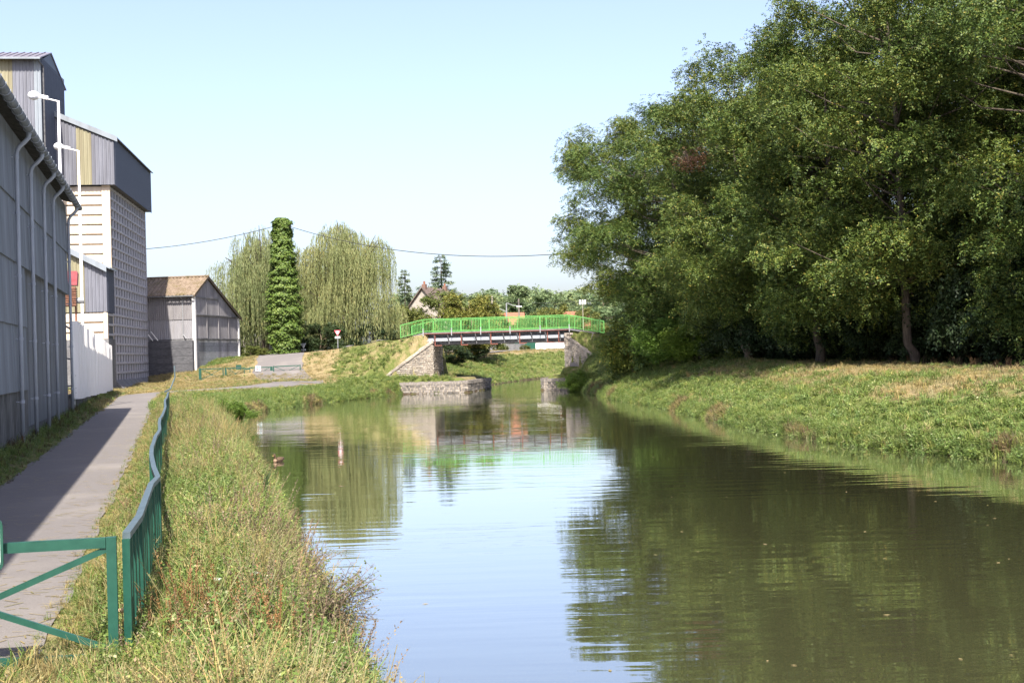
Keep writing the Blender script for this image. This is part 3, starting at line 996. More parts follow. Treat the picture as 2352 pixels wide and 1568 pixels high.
def clad_front(parent, x0, x1, y, zb, ztf, kinds, wsheet=0.55, rib=0.27):
    n = int(round((x1 - x0) / wsheet))
    w = (x1 - x0) / n
    for i in range(n):
        xa = x1 - (i + 1) * w
        za, zc = ztf(xa), ztf(xa + w)
        mb = MB()
        nr = 2
        p = w / nr
        prof = []
        for k in range(nr):
            x = k * p
            prof += [(x, 0), (x + p * 0.5, 0), (x + p * 0.62, -0.05), (x + p * 0.88, -0.05)]
        prof.append((w, 0))
        vs, fs = [], []
        for (x, yy) in prof:
            vs += [(xa + x, y + yy, zb), (xa + x, y + yy, za + (zc - za) * x / w)]
        for k in range(len(prof) - 1):
            fs.append((2 * k, 2 * k + 2, 2 * k + 3, 2 * k + 1))
        mb.add(vs, fs)
        mb.build('cladding_sheet', M[kinds(i)], parent, fixn=False)


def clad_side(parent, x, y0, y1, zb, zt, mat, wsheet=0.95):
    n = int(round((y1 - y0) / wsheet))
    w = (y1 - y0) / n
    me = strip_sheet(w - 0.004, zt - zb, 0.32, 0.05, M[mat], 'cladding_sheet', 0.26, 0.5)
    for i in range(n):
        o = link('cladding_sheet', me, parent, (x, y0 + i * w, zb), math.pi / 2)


clad_front(silo, -4.0, xs_, -0.35, ZT, lambda x: ztop(x) - 0.35, lambda i: 'sheet_yellow' if i in (3, 4) else 'sheet_grey')
clad_side(silo, xs_, -0.33, SL_ + 0.5, ZT - 0.05, e0, 'sheet_grey_shaded')
mb = MB()
mb.prism([(-11, ZT + 0.02), (xs_ - 0.06, ZT + 0.02), (xs_ - 0.06, e0 - 0.05), (-11, ztop(-11) - 0.1)], 'y', -0.30, SL_ + 0.5)
mb.build('cap_core', M['dark_steel'], silo)
mb = MB()
mb.prism([(xs_ + 0.25, e0 - 0.05), (xs_ + 0.25, e0 + 0.02), (-11, ztop(-11) + 0.13), (-11, ztop(-11) + 0.05)], 'y', -0.45, SL_ + 0.65)
mb.build('roof', M['roof_steel'], silo)
mb = MB()
mb.prism([(xs_ + 0.28, e0 - 0.35), (xs_ + 0.28, e0 + 0.06), (-4.0, ztop(-4.0) + 0.16), (-4.0, ztop(-4.0) - 0.25)], 'y', -0.52, -0.455)
mb.build('roof_trim', M['sheet_pale'], silo)

# taller tower to its left
bx, by = sl(-3.9, -4.5)
tw = root('silo_tower', (bx, by, SZ), SRZ, 'highest grey and yellow sheet clad silo tower at the left edge', 'tower')
TE, TR_ = 25.6 - SZ, 26.75 - SZ
mb = MB()
mb.box(-13, -0.02, 0.06, 8, 0, TE - 0.05)
mb.build('wall_core', M['dark_steel'], tw)
clad_front(tw, -12.5, 0.0, 0.0, 6.0, lambda x: TE - 0.02, lambda i: 'sheet_pale' if i == 0 else ('sheet_yellow' if 4 <= i <= 6 or 12 <= i <= 14 else 'sheet_grey'), 0.5)
clad_side(tw, 0.03, 0.0, 7.8, 6.0, TE + 0.1, 'sheet_grey_shaded')
mb = MB()
mb.prism([(-0.45, TE - 0.06), (3.2, TR_ - 0.06), (8.4, TR_ - 1.8), (8.4, TR_ - 1.72), (3.2, TR_ + 0.02), (-0.45, TE + 0.02)], 'x', -13, 0.12)
mb.build('roof', M['roof_steel'], tw)
for i in range(26):
    mb = MB()
    xx = -12.8 + i * 0.5
    mb.bar((xx, -0.42, TE + 0.055), (xx, 3.15, TR_ + 0.04), 0.05, 0.05)
    mb.build('roof_rib', M['roof_steel'], tw)
mb = MB()
mb.prism([(-0.02, TE - 0.1), (3.2, TR_ - 0.1), (7.6, TE - 0.1)], 'x', -0.06, 0.05)
mb.build('gable', M['sheet_grey_shaded'], tw)
mb = MB()
mb.box(-12.8, 0.08, -0.62, -0.46, TE - 0.16, TE - 0.02)
mb.build('gutter', M['sheet_pale'], tw)
mb = MB()
mb.tube([(-0.1, -0.5, TE - 0.15), (0.02, -0.3, TE - 0.4), (0.14, 0.1, TE - 0.55), (0.14, 0.12, 8)], 0.06, 8)
mb.build('downpipe', M['dark_steel'], tw)

# low wing in front of the silo
wingx, wingy = sl(0.12, -3.0)
wg = root('silo_wing', (wingx, wingy, SZ), SRZ, 'low wing with yellow and grey cladding over white ribs before the silo', 'building')
w0, wz = 10.45 - SZ, 7.1 - SZ


def wtop(x):
    return w0 - x * 0.5


mb = MB()
mb.prism([(-3.7, 0.0), (-0.1, 0.0), (-0.1, w0 - 0.1), (-3.7, wtop(-3.7) - 0.1)], 'y', 0.3, 2.95)
mb.build('wall_core', M['concrete'], wg)
clad_front(wg, -3.7, 0.0, 0.0, wz, lambda x: wtop(x) - 0.25, lambda i: 'sheet_yellow' if i in (3, 4, 5) else 'sheet_grey', 0.5)
clad_side(wg, 0.0, 0.0, 2.95, wz - 0.05, w0 - 0.1, 'sheet_grey_shaded')
mb = MB()
mb.prism([(0.30, w0 - 0.20), (0.30, w0 - 0.10), (-3.7, wtop(-3.7) + 0.15), (-3.7, wtop(-3.7) + 0.05)], 'y', -0.3, 2.95)
mb.build('roof', M['sheet_pale'], wg)
mb = MB()
mb.prism([(0.05, w0 - 0.42), (0.05, w0 - 0.06), (-3.7, wtop(-3.7) + 0.11), (-3.7, wtop(-3.7) - 0.25)], 'y', -0.38, -0.305)
mb.build('roof_trim', M['sheet_pale'], wg)
mb = MB()
mb.prism([(0.24, 0.0), (0.06, 0.0), (0.0, 0.05), (0.0, rowh - 0.09), (0.24, rowh - 0.05)], 'x', -3.7, -0.34)
me = mb.mesh('front_panel', M['cream'])
for r in range(7):
    link('front_panel', me, wg, (0, 0.03, wz - (r + 1) * rowh))
mb = MB()
mb.box(-0.32, -0.01, 0.02, 0.32, 3.9, wz - 0.02)
mb.build('corner_post', M['cream'], wg)
mb = MB()
mb.prism([(-0.42, 0.0), (0.0, 0.06), (0.0, 0.22), (-0.42, 0.30)], 'y', 0.34, 2.9)
me = mb.mesh('beam', M['ribs'])
for r in range(3):
    link('beam', me, wg, (-0.02, 0, wz - r * rowh - 0.32))
mb = MB()
mb.box(-3.7, 0.04, -0.08, 2.93, -0.4, 3.88)
mb.build('block_wall', M['concrete'], wg)

# red machinery box behind the warehouse end
bxp = at(168, 640, 66)
rb = root('dust_box', (bxp.x, bxp.y, 0.9), PRZ, 'red metal box on a rusty frame between warehouse and lamp', 'machine')
zt = bxp.z - 0.9
mb = MB()
mb.prism([(-0.5, zt - 0.35), (0.20, zt - 0.35), (0.24, zt + 0.25), (0.20, zt + 0.36), (-0.5, zt + 0.36)], 'y', -0.4, 0.5)
mb.build('hopper', M['redbox'], rb)
mb = MB()
mb.box(-0.55, 0.12, -0.35, 0.4, zt - 1.4, zt - 0.42)
for k in range(8):
    mb.box(-0.57, 0.15, -0.38, 0.42, zt - 1.35 + k * 0.115, zt - 1.31 + k * 0.115)
mb.build('motor', M['rust'], rb)
mb = MB()
mb.tube([(-0.6, 0, zt - 1.15), (0.5, 0, zt - 1.1)], 0.16, 10)
mb.build('duct', M['steel'], rb)
for xx in (-0.45, 0.1):
    mb = MB()
    mb.bar((xx, 0, 0), (xx, 0, zt - 1.4), 0.1, 0.1)
    mb.build('leg', M['rust'], rb)


# ------------------------------------------------------------------ yard lamps
def yard_lamp(px, py, Y, label):
    p = at(px, py, Y)
    g = 0.9
    r = root('yard_lamp', (p.x, p.y, g), SRZ, label, 'lamp', 'tall yard lamps behind the warehouse')
    H = p.z - g
    mb = MB()
    mb.tube([(0, 0, 0), (0, 0, H * 0.5), (0, 0, H)], [0.11, 0.085, 0.055], 10)
    mb.build('pole', M['lamp_white'], r, smooth=True)
    mb = MB()
    mb.tube([(0.02, 0, H - 0.03), (-0.5, 0, H + 0.10)], 0.035, 8)
    mb.build('arm', M['lamp_white'], r)
    mb = MB()
    mb.bar((-0.45, 0, H + 0.13), (-1.0, 0, H + 0.26), 0.2, 0.16)
    hd = mb.build('housing', M['lamp_white'], r)
    vs, fs = [], []
    n, m = 12, 6
    for top in (1, 0):
        mb = MB()
        vs, fs = [], []
        for j in range(m + 1):
            ph = (math.pi / 2) * j / m
            for k in range(n):
                t = 2 * math.pi * k / n
                vs.append((-1.1 + 0.27 * math.cos(ph) * math.cos(t), 0.23 * math.cos(ph) * math.sin(t), H + 0.24 + (0.22 if top else -0.2) * math.sin(ph)))
        for j in range(m):
            for k in range(n):
                fs.append((j * n + k, j * n + (k + 1) % n, (j + 1) * n + (k + 1) % n, (j + 1) * n + k))
        mb.add(vs, fs)
        mb.build('lamp_hood' if top else 'lamp_globe', M['lamp_white'] if top else M['globe'], r, smooth=True)


yard_lamp(134, 232, 60.6, 'nearer and higher white yard lamp before the silo tower')
yard_lamp(180, 346, 75.0, 'farther white yard lamp before the cream silo front')

# ------------------------------------------------------------------ weathered shed past the silo
RZ8 = math.atan2(-0.15, 0.989)
shx, shy = -28.6, 118.0
sz0 = 1.0
sh = root('shed', (shx, shy, sz0), RZ8, 'grey corrugated shed with mossy roof and asymmetric gable', 'shed')
E1, E2, RI, D1, D2, CB, LX = 9.4 - sz0, 7.4 - sz0, 11.0 - sz0, 2.9, 11.0, 5.3 - sz0, -12.0


def gz(y):
    return E1 + (RI - E1) * y / D1 if y < D1 else RI + (E2 - RI) * (y - D1) / (D2 - D1)


mb = MB()
mb.prism([(0.05, 0), (D2 - 0.05, 0), (D2 - 0.05, E2 - 0.05), (D1, RI - 0.1), (0.05, E1 - 0.05)], 'x', LX, -0.25)
mb.build('wall_core', M['concrete'], sh)
n = 12
w = -LX / n
for zb_, zt_, mt in ((CB, 7.05 - sz0 + 0.05, 'clad_low'), (7.05 - sz0, E1 - 0.08, 'clad')):
    me = strip_sheet(w - 0.006, zt_ - zb_, 0.2, 0.05, M[mt], 'cladding_sheet', 0.3, 0.3)
    for i in range(n):
        link('cladding_sheet', me, sh, (LX + i * w, (-0.02 if mt == 'clad' else 0.03) + random.uniform(-0.01, 0.01), zb_))
ng = 11
wgab = D2 / ng
for i in range(ng):
    y0, y1 = i * wgab, (i + 1) * wgab
    for t, (za, zb_) in enumerate(((CB, 7.5 - sz0), (7.45 - sz0, None))):
        if zb_ is None and max(gz(y0), gz(y1)) < za + 0.15:
            continue
        mb = MB()
        prof = []
        p = (y1 - y0) / 4
        for k in range(4):
            prof += [(y0 + k * p, 0), (y0 + (k + 0.45) * p, 0.045)]
        prof.append((y1 - 0.005, 0))
        vs, fs = [], []
        for (yy, xx) in prof:
            top = (min(zb_, gz(yy) - 0.12) if zb_ else gz(yy) - 0.1)
            vs += [(xx + (0.03 if t else -0.03), yy, za), (xx + (0.03 if t else -0.03), yy, max(top, za + 0.02))]
        for k in range(len(prof) - 1):
            fs.append((2 * k, 2 * k + 2, 2 * k + 3, 2 * k + 1))
        mb.add(vs, fs)
        mb.build('gable_sheet', M['clad'], sh, fixn=False)
for (ya, yb, z) in ((0.1, 5.6, 9.0 - sz0), (0.1, D2 - 0.2, 7.42 - sz0), (0.0, D2, CB - 0.06)):
    mb = MB()
    mb.box(0.03, 0.13, ya, yb, z, z + 0.10)
    mb.build('gable_batten', M['concrete'], sh)
for yy, zz in ((2.7, RI - 0.35), (5.6, 9.0 - sz0), (8.2, 7.5 - sz0)):
    mb = MB()
    mb.box(0.03, 0.10, yy - 0.025, yy + 0.025, CB + 0.05, zz)
    mb.build('gable_post', M['clad'], sh)
# lower concrete walls, boards cast in courses
for r in range(6):
    mb = MB()
    mb.box(LX, -0.04, -0.62, 0.0, r * (CB - 0.15) / 6, (r + 1) * (CB - 0.15) / 6 - 0.02)
    mb.build('wall_course', M['block'], sh)
for r in range(7):
    mb = MB()
    mb.box(-0.24, -0.02, 0.06, D2 - 0.1, r * (CB - 0.08) / 7, (r + 1) * (CB - 0.08) / 7 - 0.015)
    mb.build('wall_course', M['gable_wall'], sh)
for yy in (-0.05, D2 - 0.05):
    mb = MB()
    mb.box(-0.16, 0.10, yy - 0.13, yy + 0.13, 0, E1 if yy < 1 else E2)
    mb.build('corner_post', M['white_sheet'], sh)


def corr_roof(name, parent, x0, x1, ya, za, yb, zb, mat, pit=0.36, amp=0.05):
    nw = int((x1 - x0) / pit * 6)
    vs, fs = [], []
    for i in range(nw + 1):
        x = x0 + (x1 - x0) * i / nw
        dz = amp * math.cos(2 * math.pi * i / 6)
        vs += [(x, ya, za + dz), (x, yb, zb + dz), (x, ya, za + dz - 0.05)]
    for i in range(nw):
        a = 3 * i
        fs += [(a, a + 3, a + 4, a + 1), (a, a + 2, a + 5, a + 3)]
    mb = MB()
    mb.add(vs, fs)
    return mb.build(name, mat, parent, smooth=False)


sl1 = (RI - E1) / D1
sl2 = (RI - E2) / (D2 - D1)
for r in range(2):
    a, b = -0.45 + r * 1.7, -0.45 + (r + 1) * 1.7 + 0.12
    b = min(b, D1)
    corr_roof('roof_slope', sh, LX, 0.28, a, E1 + a * sl1 + 0.04 * (1 - r) + 0.06, b, E1 + b * sl1 + 0.04 * (1 - r) + 0.06, M['roof_cement'])
corr_roof('roof_slope', sh, LX, 0.28, D2 + 0.35, E2 - 0.35 * sl2 + 0.08, D1 - 0.02, RI + 0.08, M['roof_cement'])
mb = MB()
mb.tube([(LX, D1, RI + 0.1), (0.3, D1, RI + 0.1)], 0.1, 8)
mb.build('ridge_cap', M['roof_cement'], sh)
mb = MB()
mb.prism([(-0.5, E1 - 0.5 * sl1 - 0.12), (-0.5, E1 - 0.5 * sl1 + 0.05), (D1, RI + 0.06), (D2 + 0.4, E2 - 0.4 * sl2 + 0.03), (D2 + 0.4, E2 - 0.4 * sl2 - 0.14), (D1, RI - 0.14)], 'x', 0.20, 0.27)
mb.build('verge_board', M['bark_dark'], sh)
mb = MB()
mb.box(LX, 0.15, -0.62, -0.5, E1 - 0.30, E1 - 0.20)
mb.build('gutter', M['cement_dark'], sh)
mb = MB()
mb.tube([(-1.1, -0.55, E1 - 0.3), (-1.1, -0.1, E1 - 0.6), (-1.1, -0.1, CB + 0.4), (-0.7, -0.3, CB)], 0.045, 6)
mb.build('downpipe', M['steel'], sh)
for k in range(3):
    mb = MB()
    mb.bar((-4.9 + k * 0.45, -0.5, CB + 0.75), (-4.3 + k * 0.5, -0.55, CB - 0.1), 0.08, 0.05)
    mb.build('leaning_prop', M['white_sheet'], sh)
# concrete platform in front of the gable
pf = root('loading_platform', (-26.2, 119.5, 1.2), RZ8, 'small dark topped concrete platform before the shed gable', 'platform')
mb = MB()
mb.box(-1.6, 1.7, -1.2, 1.2, 0.62, 0.82)
mb.build('top_slab', M['bark_dark'], pf)
for xx in (-1.2, 1.3):
    mb = MB()
    mb.box(xx - 0.25, xx + 0.25, -1.0, 1.0, -0.3, 0.6)
    mb.build('pier', M['coping'], pf)


# ------------------------------------------------------------------ stonework and bridge
def P3(s, b, z):
    p = N0 + BA * s + BB * b
    return (p[0], p[1], z)


def stone_face(name, p, q, zlo, ztop_fn, mat, parent, sw=(0.24, 0.46), shh=(0.15, 0.21), depth=0.16, seed=1, out=0.05):
    """courses of single stones on the vertical face from p to q (outside to the right of p->q)"""
    rr = random.Random(seed)
    p, q = np.array(p), np.array(q)
    L = np.linalg.norm(q - p)
    d = (q - p) / L
    nrm = np.array((d[1], -d[0]))
    mb = MB()
    z = zlo
    row = 0
    while True:
        h = rr.uniform(*shh)
        u = -rr.uniform(0, 0.2)
        any_ = False
        while u < L:
            w = rr.uniform(*sw)
            u0, u1 = max(u, 0) + 0.012, min(u + w, L) - 0.012
            u += w
            if u1 - u0 < 0.05:
                continue
            zt = min(z + h - 0.02, ztop_fn((u0 + u1) / 2))
            if zt - z < 0.05:
                continue
            any_ = True
            o = out + rr.uniform(-0.02, 0.03)
            j = [rr.uniform(-0.02, 0.02) for _ in range(8)]
            b0, b1 = p + d * u0 + nrm * (o - depth), p + d * u1 + nrm * (o - depth)
            f0, f1 = p + d * (u0 + 0.015) + nrm * o, p + d * (u1 - 0.015) + nrm * o
            vs = [(*b0, z), (*b1, z), (*b1, zt), (*b0, zt), (f0[0], f0[1], z + 0.015 + j[0]), (f1[0], f1[1], z + 0.015 + j[1]), (f1[0], f1[1], zt - 0.015 + j[2]), (f0[0], f0[1], zt - 0.015 + j[3])]
            mb.add(vs, [(4, 5, 6, 7), (0, 4, 7, 3), (5, 1, 2, 6), (7, 6, 2, 3), (0, 1, 5, 4)])
        z += h
        row += 1
        if not any_ or row > 60:
            break
    o = mb.build(name, mat, parent, fixn=False)
    o['kind'] = 'stuff'
    return o


def wall_slab(name, p, q, zlo, z0, z1, thick, mat, parent):
    p, q = np.array(p), np.array(q)
    d = (q - p) / np.linalg.norm(q - p)
    nrm = np.array((d[1], -d[0]))
    a, b = p - nrm * thick, q - nrm * thick
    mb = MB()
    mb.add([(*p, zlo), (*q, zlo), (*b, zlo), (*a, zlo), (*p, z0), (*q, z1), (*b, z1), (*a, z0)],
           [(0, 3, 2, 1), (4, 5, 6, 7), (0, 1, 5, 4), (1, 2, 6, 5), (2, 3, 7, 6), (3, 0, 4, 7)])
    return mb.build(name, mat, parent)


def abutment(s_face, left, label):
    r = root('bridge_abutment', (0, 0, 0), 0, label, 'abutment')
    z0 = 0.9
    c0 = tuple(P3(s_face, 0.15, 0)[:2])
    c1 = tuple(P3(s_face, 4.3, 0)[:2])
    back = -3.0 if left else 3.0
    top = 4.35 if left else 4.62
    # core block
    mb = MB()
    k0, k1 = P3(s_face - (0.05 if left else -0.05), 0.22, 0), P3(s_face - (0.05 if left else -0.05), 4.25, 0)
    b0, b1 = P3(s_face + back, 0.5, 0), P3(s_face + back, 4.0, 0)
    mb.add([(k0[0], k0[1], z0), (k1[0], k1[1], z0), (b1[0], b1[1], z0), (b0[0], b0[1], z0), (k0[0], k0[1], top), (k1[0], k1[1], top), (b1[0], b1[1], top), (b0[0], b0[1], top)],
           [(0, 3, 2, 1), (4, 5, 6, 7), (0, 1, 5, 4), (1, 2, 6, 5), (2, 3, 7, 6), (3, 0, 4, 7)])
    mb.build('mortar_core', M['mortar'], r)
    tip = WING_L[1] if left else WING_R[1]
    if left:
        stone_face('stone_courses', c1[::1], c0, z0, lambda u: top - 0.02, M['stone'], r, seed=3) if False else None
        stone_face('stone_courses', c0, c1, z0, lambda u: top - 0.02, M['stone'], r, seed=3)
        p, q = tip, c0
    else:
        stone_face('stone_courses', c1, c0, z0, lambda u: top - 0.02, M['stone'], r, seed=4)
        p, q = c0, tip
    L = math.dist(p, q)
    lowz, hiz = (1.45, top) if left else (2.75, top)
    za, zb = (lowz, hiz) if left else (hiz, lowz)
    wall_slab('mortar_core', p, q, z0, za - 0.05, zb - 0.05, 0.55, M['mortar'], r)
    stone_face('stone_courses', p, q, z0, lambda u: za + (zb - za) * u / L - 0.06, M['stone'], r, seed=5 if left else 6)
    # sloping coping stones
    p_, q_ = np.array(p), np.array(q)
    d = (q_ - p_) / L
    nrm = np.array((d[1], -d[0]))
    nst = 7 if left else 5
    for i in range(nst):
        u0, u1 = L * i / nst + 0.01, L * (i + 1) / nst - 0.01
        mb = MB()
        a = p_ + d * u0 - nrm * 0.18
        b = p_ + d * u1 - nrm * 0.18
        mb.bar((a[0], a[1], za + (zb - za) * u0 / L + 0.03), (b[0], b[1], za + (zb - za) * u1 / L + 0.03), 0.62, 0.16 + 0.03 * (i % 2))
        mb.build('coping_stone', M['coping'], r)
    # bearing stones under the girders
    for i in range(4):
        mb = MB()
        a = P3(s_face - (0.35 if left else -0.35), 0.15 + i * 1.05, top + 0.09)
        b = P3(s_face - (0.35 if left else -0.35), 1.15 + i * 1.05, top + 0.09)
        mb.bar(a, b, 0.75, 0.18)
        mb.build('bearing_stone', M['coping'], r)
    return r


abutment(0.75, True, 'stone abutment with stepped sloping wing wall left of the canal')
abutment(12.25, False, 'stone abutment half shaded by trees right of the canal')


def quay(pts, label, seed):
    r = root('stone_quay', (0, 0, 0), 0, label, 'quay')
    n = len(pts)
    for i in range(n - 1):
        p, q = pts[i], pts[i + 1]
        wall_slab('mortar_core', p, q, -0.6, 0.93, 0.93, 0.6, M['mortar'], r)
        stone_face('stone_courses', p, q, -0.25, lambda u: 0.74, M['stone_quay'], r, (0.22, 0.5), (0.15, 0.22), seed=seed + i)
        L = math.dist(p, q)
        k = max(1, int(L / 0.26))
        d = (np.array(q) - np.array(p)) / L
        nrm = np.array((d[1], -d[0]))
        rr = random.Random(seed + i)
        me = None
        for j in range(k):
            u0 = L * j / k
            mb = MB()
            a = np.array(p) + d * (u0 + 0.012) - nrm * 0.2
            b = np.array(p) + d * (L * (j + 1) / k - 0.012) - nrm * 0.2
            z = 0.87 + rr.uniform(-0.02, 0.025)
            mb.bar((a[0], a[1], z), (b[0], b[1], z), 0.55 + rr.uniform(-0.04, 0.05), 0.26)
            mb.build('capping_stone', M['stone_quay'], r)
    return r


quay([(-9.5, 109.0), (-4.3, 108.95), (-3.85, 109.15), (-3.65, 109.6), (-2.05, 120.0)], 'low dark stone quay with grassy top at the left of the narrows', 21)
quay([(3.95, 120.0), (2.35, 109.3), (2.6, 108.95), (5.3, 108.9)], 'low dark stone quay below the bush at the right of the narrows', 41)

br = root('bridge', (N0[0], N0[1], 0), math.atan2(BA[1], BA[0]), 'narrow road bridge with bright green railings and pale girder', 'bridge')
BL, BW = 12.7, 4.4


def brz(s):
    return 5.15 - (max(0, -s) * 0.22 + max(0, s - BL) * 0.2)


knots = [-2.0, 0.0, BL, BL + 2.6]
mb = MB()
for (a, b) in zip(knots[:-1], knots[1:]):
    mb.add([(a, 0, brz(a) - 0.13), (b, 0, brz(b) - 0.13), (b, BW, brz(b) - 0.13), (a, BW, brz(a) - 0.13), (a, 0, brz(a)), (b, 0, brz(b)), (b, BW, brz(b)), (a, BW, brz(a))],
           [(0, 3, 2, 1), (4, 5, 6, 7), (0, 1, 5, 4), (1, 2, 6, 5), (2, 3, 7, 6), (3, 0, 4, 7)])
mb.build('deck', M['concrete'], br)
mb = MB()
mb.bar((0, -0.02, 5.045), (BL, -0.02, 5.045), 0.04, 0.05)
mb.build('edge_angle', M['red_steel'], br)
for b_ in (0.62, BW - 0.62):
    mb = MB()
    mb.box(0.2, BL - 0.2, b_ - 0.03, b_ + 0.03, 4.22, 5.0)
    mb.box(0.2, BL - 0.2, b_ - 0.14, b_ + 0.14, 4.16, 4.22)
    mb.build('girder', M['dark_steel'], br)  # shade under the deck put into the dark web colour
mb = MB()
mb.prism([(0.30, 4.36), (0.26, 4.40), (0.26, 4.66), (0.30, 4.70), (0.56, 4.70), (0.56, 4.36)], 'x', 0.1, BL - 0.1)
mb.build('lit_web_band', M['girder'], br)  # added pale strip standing for the sunlit lower part of the girder
mb = MB()
mb.box(0.3, BL - 0.3, 0.95, BW - 0.95, 4.10, 4.9)
mb.build('under_beam', M['dark_steel'], br)
mb = MB()
mb.tube([(0.0, 0.75, 4.14), (BL, 0.75, 4.14)], 0.11, 10)
mb.build('service_pipe', M['dark_steel'], br)
nb = 10
for i in range(nb):
    s = 0.9 + i * (BL - 1.8) / (nb - 1)
    mb = MB()
    mb.bar((s, 0.04, 5.0), (s + 0.1, 0.2, 4.30), 0.07, 0.07)
    mb.bar((s + 0.1, 0.2, 4.32), (s + 0.1, 0.2, 4.12), 0.08, 0.08)
    mb.build('bracket', M['dark_steel'], br)
for i, s in enumerate((1.0, 3.3, 5.9, 8.4, 10.8, 11.75)):
    mb = MB()
    mb.bar((s, 0.10, 5.0), (s, 0.10, 4.0), 0.07, 0.07)
    mb.bar((s - 0.05, 0.12, 4.02), (s + 0.55, 0.3, 4.02), 0.16, 0.07)
    mb.build('hanger', M['red_steel'], br)


def bridge_rail(b, nm):
    rl = bpy.data.objects.new('railing', None)
    COL.objects.link(rl)
    rl.parent = br
    rl['label'] = nm
    mb = MB()
    kk = [-2.0, 0.0, BL, BL + 2.6]
    for (s0, s1) in zip(kk[:-1], kk[1:]):
        mb.bar((s0 - 0.01, b, brz(s0) + 1.15), (s1 + 0.01, b, brz(s1) + 1.15), 0.07, 0.06)
        mb.bar((s0, b, brz(s0) + 0.12), (s1, b, brz(s1) + 0.12), 0.045, 0.05)
    mb.build('hand_rail', M['bridge_green'], rl)
    mb = MB()
    mb.box(-0.011, 0.011, -0.011, 0.011, 0, 1.02)
    me = mb.mesh('baluster', M['bridge_green'])
    s = -2.0
    while s < BL + 2.6:
        link('baluster', me, rl, (s, b, brz(s) + 0.12))
        s += 0.135
    mb = MB()
    mb.box(-0.035, 0.035, -0.035, 0.035, -0.1, 1.16)
    me = mb.mesh('post', M['bridge_green'])
    for s in (-2.0, 0.0, 2.5, 5.05, 7.6, 10.2, BL, BL + 2.6):
        link('post', me, rl, (s, b, brz(s)))
    if b < 1:
        mb = MB()
        mb.box(-0.04, 0.04, -0.05, -0.01, -0.3, 0.35)
        me = mb.mesh('post_bracket', M['steel'])
        for s in (0.0, 2.5, 5.05, 7.6, 10.2, BL):
            link('post_bracket', me, rl, (s, b - 0.03, brz(s)))


bridge_rail(0.0, 'bright green railing on the near edge')
bridge_rail(BW, 'bright green railing on the far edge')

# ------------------------------------------------------------------ path railing, gates
rail_pts = []
wob = {11.0: -0.47, 13: -0.38, 15: -0.36, 17: -0.28, 19: -0.40, 22: -0.47, 25: -0.47, 28: -0.40, 32: -0.47, 36: -0.42, 40: -0.38, 45: -0.45, 50: -0.40, 54: -0.40, 57: -0.36}
ky = sorted(wob)
fence = root('path_railing', (0, 0, 0), 0, 'wavy dark green railing with bent top between path and canal weeds', 'railing')


def rail_at(Y):
    off = float(np.interp(Y, ky, [wob[k] for k in ky]))
    x = -0.257 * Y + off
    return (x, Y, hz(x, Y))


ys_ = list(np.arange(11.1, 57.0, 1.45))
for i in range(len(ys_) - 1):
    a, b = Vector(rail_at(ys_[i])), Vector(rail_at(ys_[i + 1]))
    ta, tb = a.z + 1.03 + random.uniform(-0.02, 0.02), b.z + 1.03
    if i:
        ta = prev_t
    prev_t = tb = tb + random.uniform(-0.03, 0.03)
    mb = MB()
    mb.bar((a.x, a.y, ta), (b.x, b.y, tb), 0.066, 0.055)
    mb.build('top_rail', M['rail_top'], fence)
    mb = MB()
    mb.bar((a.x, a.y, a.z + 0.16), (b.x, b.y, b.z + 0.16), 0.04, 0.04)
    mb.build('bottom_rail', M['green'], fence)
    for k in range(4):
        t = k / 4
        p = a.lerp(b, t)
        zt = ta + (tb - ta) * t
        mb = MB()
        w_ = 0.066 if k == 0 else 0.04
        mb.box(p.x - w_ / 2, p.x + w_ / 2, p.y - 0.02, p.y + 0.02, p.z - (0.3 if k == 0 else -0.16), zt - 0.028)
        mb.build('post' if k == 0 else 'baluster', M['green'], fence)
e_ = Vector(rail_at(57.0))
mb = MB()
mb.tube([(e_.x, e_.y - 0.7, e_.z + 1.0), (e_.x + 0.05, e_.y, e_.z + 1.1), (e_.x + 0.16, e_.y + 0.4, e_.z + 1.6), (e_.x + 0.12, e_.y + 0.5, e_.z + 2.1)], 0.035, 6)
mb.build('bent_end', M['rail_top'], fence)

# near gate across the path
g0 = Vector(rail_at(11.0))
gate = root('path_gate', (g0.x - 0.10, g0.y - 0.06, g0.z), PRZ - 0.04, 'dark green tubular gate with diagonal braces across the near path', 'gate')
GW, GH = 1.9, 1.06


def gbar(a, b, w, h, nm, parent, mat='green'):
    mb = MB()
    mb.bar(a, b, w, h)
    return mb.build(nm, M[mat], parent)


gz0 = float(g0.z)
mb = MB()
mb.box(-0.04, 0.04, -0.035, 0.035, -0.25, GH)
mb.build('hinge_post', M['green'], gate)
gbar((-GW, 0, GH - 0.045), (-0.045, 0, GH - 0.045), 0.06, 0.085, 'top_bar', gate)
gbar((-GW, 0, 0.10), (-0.045, 0, 0.06), 0.05, 0.065, 'bottom_bar', gate)
gbar((-GW / 2 - 0.35, 0, GH * 0.43), (-0.04, 0, GH - 0.10), 0.035, 0.05, 'brace', gate)
gbar((-GW / 2 - 0.35, 0, GH * 0.60), (-0.04, 0, 0.13), 0.035, 0.05, 'brace', gate)
mb = MB()
mb.box(-GW - 0.04, -GW + 0.04, -0.035, 0.035, 0.0, GH)
mb.build('end_post', M['green'], gate)
# its sign panel
sp = root('gate_sign', (0, 0, 0), 0, 'white rounded panel with green rim cut by the left picture edge', 'sign')
pc = Vector(gate.location) + Vector((PN[0], PN[1], 0)) * -1.055
sp.location = (pc.x, pc.y - 0.06, pc.z + 1.06)
sp.rotation_euler = (0, 0, PRZ)


